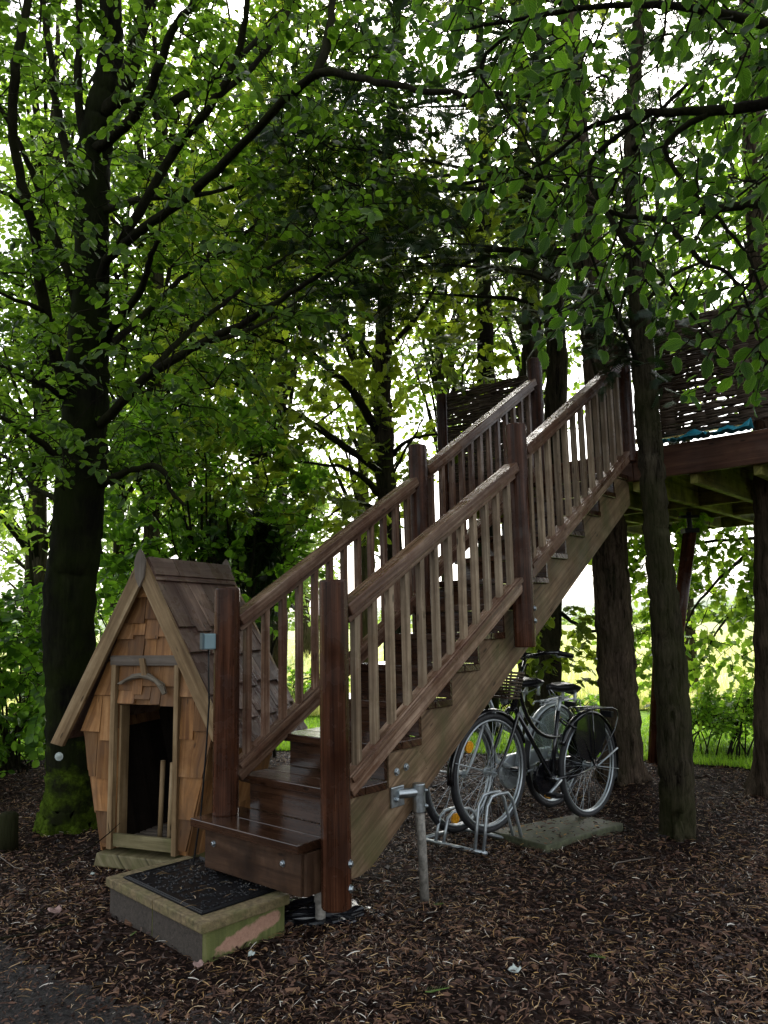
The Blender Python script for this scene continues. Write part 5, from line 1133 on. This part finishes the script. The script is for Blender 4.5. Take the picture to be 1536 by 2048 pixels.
conifer('dark conifer trunk at the right edge of the picture, passing up beside the platform', [(1546, 1640, 5.75), (1546, 1590, 5.75), (1543, 1400, 5.75), (1541, 1200, 5.75), (1539, 1000, 5.8), (1535, 800, 5.85), (1525, 560, 5.95), (1512, 350, 6.1), (1500, 100, 6.3), (1490, -200, 6.6)], [.17, .14, .118, .11, .108, .105, .10, .09, .08, .05], [([(1240, -100), (1800, -150), (1800, 420), (1600, 500), (1380, 420), (1260, 250)], 5.2, 7.8, 130)], 0, 14)

# ---- 6. shrubs, hedges, trees behind
def shrub(name, label, base, poly, d0, d1, n, mat, size, kind='simple', nl=12, cat='shrub', group=None, stems=7, flat=.7, clump=.4):
    t = thing(name, label, cat, tuple(base), group); base = np.asarray(base, float); P0 = fill(poly, d0, d1, n, clump, .6); mb = MB(); sel = P0[RNG.permutation(len(P0))[:stems*4]]; nd = []
    for p in sel:
        q = base+V3(RNG.normal(0, .12), RNG.normal(0, .12), -.03); l = np.linalg.norm(p-q); tt = np.linspace(0, 1, 7)[:, None]; C_ = q+(p-q)*tt+V3(0, 0, .12*l)*np.sin(tt*3.1)+RNG.normal(0, .012*l, (7, 3)); mb.tube(C_, np.linspace(.006+.006*l, .003, 7), 5); nd.append(C_[2:])
    connect(mb, P0, np.concatenate(nd), 1.2, .005); D = outward(P0.copy(), base, .25, .55); P, A, Nn = sprays(P0, D, RNG.uniform(.15, .4, len(P0)), nl, flat, fold=.5, twig=mb, droop=.3)
    mb.build('stems', M['bark_dark'], t, True); leaves('foliage', kind, P, A, Nn, RNG.uniform(size*.7, size*1.25, len(P)), M[mat], t); return t
shrub('laurel_bush', 'dense dark green laurel bush at the left edge behind the big beech', atz(20, 1545, -.05), [(-350, 1230), (60, 1190), (130, 1330), (110, 1480), (60, 1560), (-350, 1570)], 6.2, 8.4, 760, 'laurel', .08, 'beech', 13, clump=.25)
shrub('laurel_bush', 'lighter shrub of thin twigs between the big beech and the shingled house', atz(260, 1500, -.05), [(180, 1150), (330, 1120), (330, 1320), (190, 1400)], 7.5, 9.5, 90, 'hedge', .08, 'beech', 12)
shrub('beech_hedge', 'tall dark beech bush directly behind the roof of the shingled house', at(470, 1440, 7.2)*V3(1, 1, 0)-ZZ*.05, [(205, 850), (420, 800), (600, 900), (640, 1020), (600, 1110), (560, 1200), (520, 1240), (440, 1230), (330, 1200), (230, 1230)], 6.3, 8.2, 400, 'laurel', .075, 'beech', 13, stems=8, clump=.6)
shrub('beech_hedge', 'black-green core of a conifer bush behind the top of the left newel post', at(500, 1420, 7.9)*V3(1, 1, 0)-ZZ*.05, [(420, 1020), (560, 1060), (560, 1200), (500, 1260), (420, 1180)], 7.6, 8.6, 200, 'conifer', .16, 'frond', 10)
hg = 'low hedge shrubs along the lawn'
shrub('hedge_shrub', 'low twiggy hedge shrub on the lawn, next to the leaning trunk', atz(1405, 1512, -.05), [(1375, 1420), (1430, 1400), (1455, 1450), (1440, 1480), (1385, 1480)], 7.2, 8.0, 120, 'hedge', .05, 'simple', 14, group=hg, stems=2)
shrub('hedge_shrub', 'low twiggy hedge shrub on the lawn at the right edge, beside the dark trunk', atz(1490, 1520, -.05), [(1440, 1425), (1500, 1395), (1570, 1410), (1570, 1485), (1455, 1485)], 7.2, 8.0, 180, 'hedge', .05, 'simple', 14, group=hg, stems=3)
shrub('hedge_shrub', 'clipped green hedge seen between bicycle saddle and conifer trunk', atz(1170, 1450, -.05), [(1110, 1405), (1215, 1400), (1225, 1450), (1110, 1450)], 9.6, 10.6, 70, 'hedge', .05, 'simple', 14, group=hg)
shrub('hedge_shrub', 'clipped hedge seen between the left balusters beyond the lawn', atz(590, 1408, -.05), [(535, 1350), (680, 1345), (690, 1400), (535, 1405)], 11.2, 12.4, 100, 'hedge', .06, 'simple', 14, group=hg)
shrub('hedge_shrub', 'hedge patch seen under the stairs behind the bicycles', atz(1000, 1440, -.05), [(960, 1385), (1090, 1385), (1090, 1440), (960, 1440)], 10.0, 11.0, 60, 'hedge', .05, 'simple', 14, group=hg)

def back_tree(label, x, d, H, crown, n, mat, size, trunk_r=.15, name='tree', lean=0, kind='simple', nl=9, group='trees in the background', low=.28):
    """a whole tree: trunk, limbs, and a crown of leafy clumps in an uneven ellipsoid"""
    b = at(x, 1300, d); b = V3(b[0], b[1], -.05); t = thing(name, label, 'tree', tuple(b), group); mb = MB(); k = 8
    PT = np.array([b+V3(lean*i/k*H+RNG.normal(0, .03), RNG.normal(0, .03), H*.97*i/k) for i in range(k+1)]); mb.tube(PT, np.linspace(trunk_r, .02, k+1), 10, None, True, .06); mb.build('trunk', M['bark_grey'], t, True)
    rx, rz = crown; c = b+V3(lean*H*.6, 0, H*(1+low)/2); G = RNG.normal(0, 1, (max(6, n//22), 3)); G = nrmz(G)*RNG.random((len(G), 1))**.45; G[:, 2] *= rz; G[:, :2] *= rx; cl = c+G
    mb = MB(); nd = []
    for q in cl:
        i = int(np.clip((q[2]-b[2])/H*k*.8, 1, k-1)); p = PT[i]; m = (p+q)/2+V3(0, 0, .08*np.linalg.norm(q-p)); mb.tube(np.array([p, m, q]), [trunk_r*.35, trunk_r*.2, .01], 5)
    mb.build('branches', M['bark_dark'], t, True)
    P0 = cl[RNG.integers(0, len(cl), n)]+RNG.normal(0, .16, (n, 3))*V3(rx, rx, rz); P0 = P0[P0[:, 2] > .5]; D = outward(P0.copy(), b, .1, .6)
    P, A, Nn = sprays(P0, D, RNG.uniform(.2, .5, len(P0))*size/.09, nl, .6, fold=.6, droop=.3); leaves('crown', kind, P, A, Nn, RNG.uniform(size*.7, size*1.3, len(P)), M[mat], t); return t
T = [
 ('thin trunked tree seen far left beyond the laurel bush', -60, 11.5, 8, (2.0, 3.2), 520, 'backleaf', .10, .12), ('pale trunked tree between the left edge and the big beech', 72, 10.5, 9, (1.6, 3.2), 420, 'backleaf', .10, .13),
 ('young tree behind the big beech, its leaves lit yellow', 230, 11, 8.5, (1.7, 3.0), 520, 'backleaf', .10, .10), ('leafy tree behind the shingled house, tall and yellow-green', 370, 12, 10, (2.0, 3.8), 560, 'maple', .11, .12),
 ('leafy tree beyond the maple limbs, left of the maple trunk', 560, 13, 11, (2.2, 4.0), 520, 'backleaf', .12, .14), ('tall leafy tree rising high behind the maple trunk', 730, 14, 12, (2.2, 4.2), 480, 'maple', .12, .15),
 ('leafy tree behind the left woven panel', 900, 13, 10, (1.7, 3.5), 380, 'backleaf', .12, .13), ('leafy tree behind the top newel post, bright between the trunks', 1090, 12.5, 10, (1.8, 3.6), 420, 'backleaf', .11, .13),
 ('leafy tree behind the right woven panel', 1380, 13, 11, (2.2, 3.8), 460, 'backleaf', .12, .14), ('very tall tree whose crown fills the sky above the beech limbs', 300, 11, 14, (2.4, 4.6), 620, 'backleaf', .10, .15), ('very tall tree whose crown fills the sky left of the centre', 520, 12, 15, (2.4, 5.0), 620, 'maple', .11, .15), ('very tall tree whose crown fills the sky at the top left corner', 60, 12, 14.5, (2.4, 5.0), 560, 'backleaf', .10, .15),
 ('leafy tree beyond the right edge trunk', 1600, 13, 11, (2.4, 4.2), 420, 'backleaf', .12, .14)]
for lab, x, d, H, cr, n, mt_, sz, r in T: back_tree(lab, x, d, H, cr, int(n*1.3), mt_, sz, r, low=.34 if x > 480 else .22)
for lab, x, d, H, cr, n, sz in [('small roundish tree in the meadow seen between the left balusters', 548, 26, 6.0, (1.3, 2.0), 260, .2), ('taller pale tree in the meadow seen between the left balusters', 612, 30, 7.5, (1.6, 3.0), 320, .22), ('distant meadow tree far left beyond the laurel', 60, 34, 10, (3.2, 4.2), 360, .28), ('distant meadow tree behind the big beech trunk', 250, 38, 11, (3.5, 4.5), 360, .3), ('distant meadow tree behind the shingled house', 420, 42, 11, (3.6, 4.6), 340, .3)]:
    back_tree(lab, x, d, H, cr, n, 'farleaf', sz, .2, 'meadow_tree', 0, 'simple', 8, 'trees out in the meadow', .15)
# far wood on the skyline
P0 = np.stack([RNG.uniform(-150, 150, 2600), RNG.uniform(150, 185, 2600), RNG.random(2600)**1.3*6], 1); P0[:, 2] *= .55+.45*np.sin(P0[:, 0]*.13)*np.sin(P0[:, 0]*.041+1)
P, A, Nn = sprays(P0, nrmz(RNG.normal(0, 1, P0.shape)), RNG.uniform(1, 2.5, len(P0)), 6, .8); o = leaves('distant_wood', 'simple', P, A, Nn, RNG.uniform(.8, 1.5, len(P)), M['farleaf'], None); o['kind'] = 'stuff'

# ------------------------------------------------------------------ small things
mb = MB(); c = V3(-2.33, 4.93, -.06); mb.tube([c, c+V3(.0, 0, .12), c+V3(0, 0, .21), c+V3(0, 0, .225)], [.065, .062, .058, .04], 14, None, True, .06); o = mb.build('stump', M['bark_dark'], None, True, loc=tuple(c)); tag(o, 'short dark wooden stump at the very left edge', 'stump')
def flake(name, label, cat, px, py, size, mat, seed, z=.02):
    g = np.random.default_rng(seed); c = atz(px, py, 0); c[2] = float(gz(c[0], c[1]))+z; m = 6
    Q = np.array([[c+V3((i/(m-1)-.5)*size*(1.2 if 0 < j < m-1 else .6)+g.normal(0, size*.06), (j/(m-1)-.5)*size*1.4+g.normal(0, size*.06), size*.35*math.sin(i*.9+seed)*math.sin(j*.8)+g.normal(0, size*.05)+size*.12) for i in range(m)] for j in range(m)])
    mb = MB(); mb.grid(Q); o = mb.build(name, M[mat], None, True, loc=tuple(c)); tag(o, label, cat); o.modifiers.new('sheet', 'SOLIDIFY').thickness = .0015; return o
flake('dead_leaf', 'pale pinkish dead leaf lying on the bark left of the concrete step', 'dead leaf', 109, 1833, .040, 'litter', 1)
flake('dead_leaf', 'curled pink-brown dead leaf in front of the concrete step corner', 'dead leaf', 397, 1942, .030, 'litter', 2)
flake('dead_leaf', 'whitish dead leaf on the bark in the foreground centre-right', 'dead leaf', 1030, 1946, .034, 'whitebit', 3, .012)
flake('dead_leaf', 'small white scrap just right of the concrete step', 'dead leaf', 503, 1926, .022, 'whitebit', 4)
flake('dead_leaf', 'white shred on the bark above the asphalt left of the step', 'dead leaf', 186, 1733, .022, 'whitebit', 5, .012)
def sprig(label, px, py, L, ang, mat='greenbit'):
    c = atz(px, py, 0); c[2] = float(gz(c[0], c[1]))+.016; mb = MB(); d = V3(math.cos(ang), math.sin(ang), .05); s = V3(-math.sin(ang), math.cos(ang), 0)
    mb.tube([c-d*L/2, c, c+d*L/2], .0016, 4)
    for i in range(9):
        p = c-d*L/2+d*L*i/9; l = L*.38*(1-i/14)
        for q in (-1, 1): e = p+d*l*.6+s*q*l*.7+ZZ*.004; mb.prism([p-s*.002, p+d*.003+s*.002, e], ZZ*.001)
    o = mb.build('green_sprig', M[mat], None, loc=tuple(c)); tag(o, label, 'sprig')
sprig('green conifer sprig fallen on the bark in the foreground centre', 875, 1997, .085, .2)
sprig('small green sprig fallen near the foot of the metal support leg', 876, 1813, .05, .1)
sprig('tuft of green sprig at the left foot of the concrete step', 266, 1878, .035, 1.2)
sprig('yellow-green sprig on the foreground bark right of the centre', 1195, 1918, .06, -.5)
def stick(label, pts, r):
    P_ = []
    for (x, y) in pts: p = atz(x, y, 0); p[2] = float(gz(p[0], p[1]))+r+.008; P_.append(p)
    mb = MB(); mb.tube(np.array(P_), np.linspace(r, r*.5, len(P_)), 6, None, True, .1); o = mb.build('fallen_twig', M['bark_dark'] if r > .004 else M['greyboard'], None, True, loc=tuple(P_[0])); tag(o, label, 'twig')
stick('long dark twig lying along the edge of the asphalt at the left', [(0, 1882), (60, 1872), (130, 1856), (195, 1838)], .006)
stick('thin dark twig lying in front of the paving slab', [(1040, 1690), (1085, 1706), (1115, 1722), (1140, 1728)], .0035)
stick('pale curved twig on the bark in front of the leaning trunk', [(1225, 1724), (1232, 1710), (1262, 1704), (1310, 1698)], .0035)
stick('pale curled twig on the bark at the far left', [(0, 1698), (18, 1712), (30, 1722), (50, 1726)], .0035)
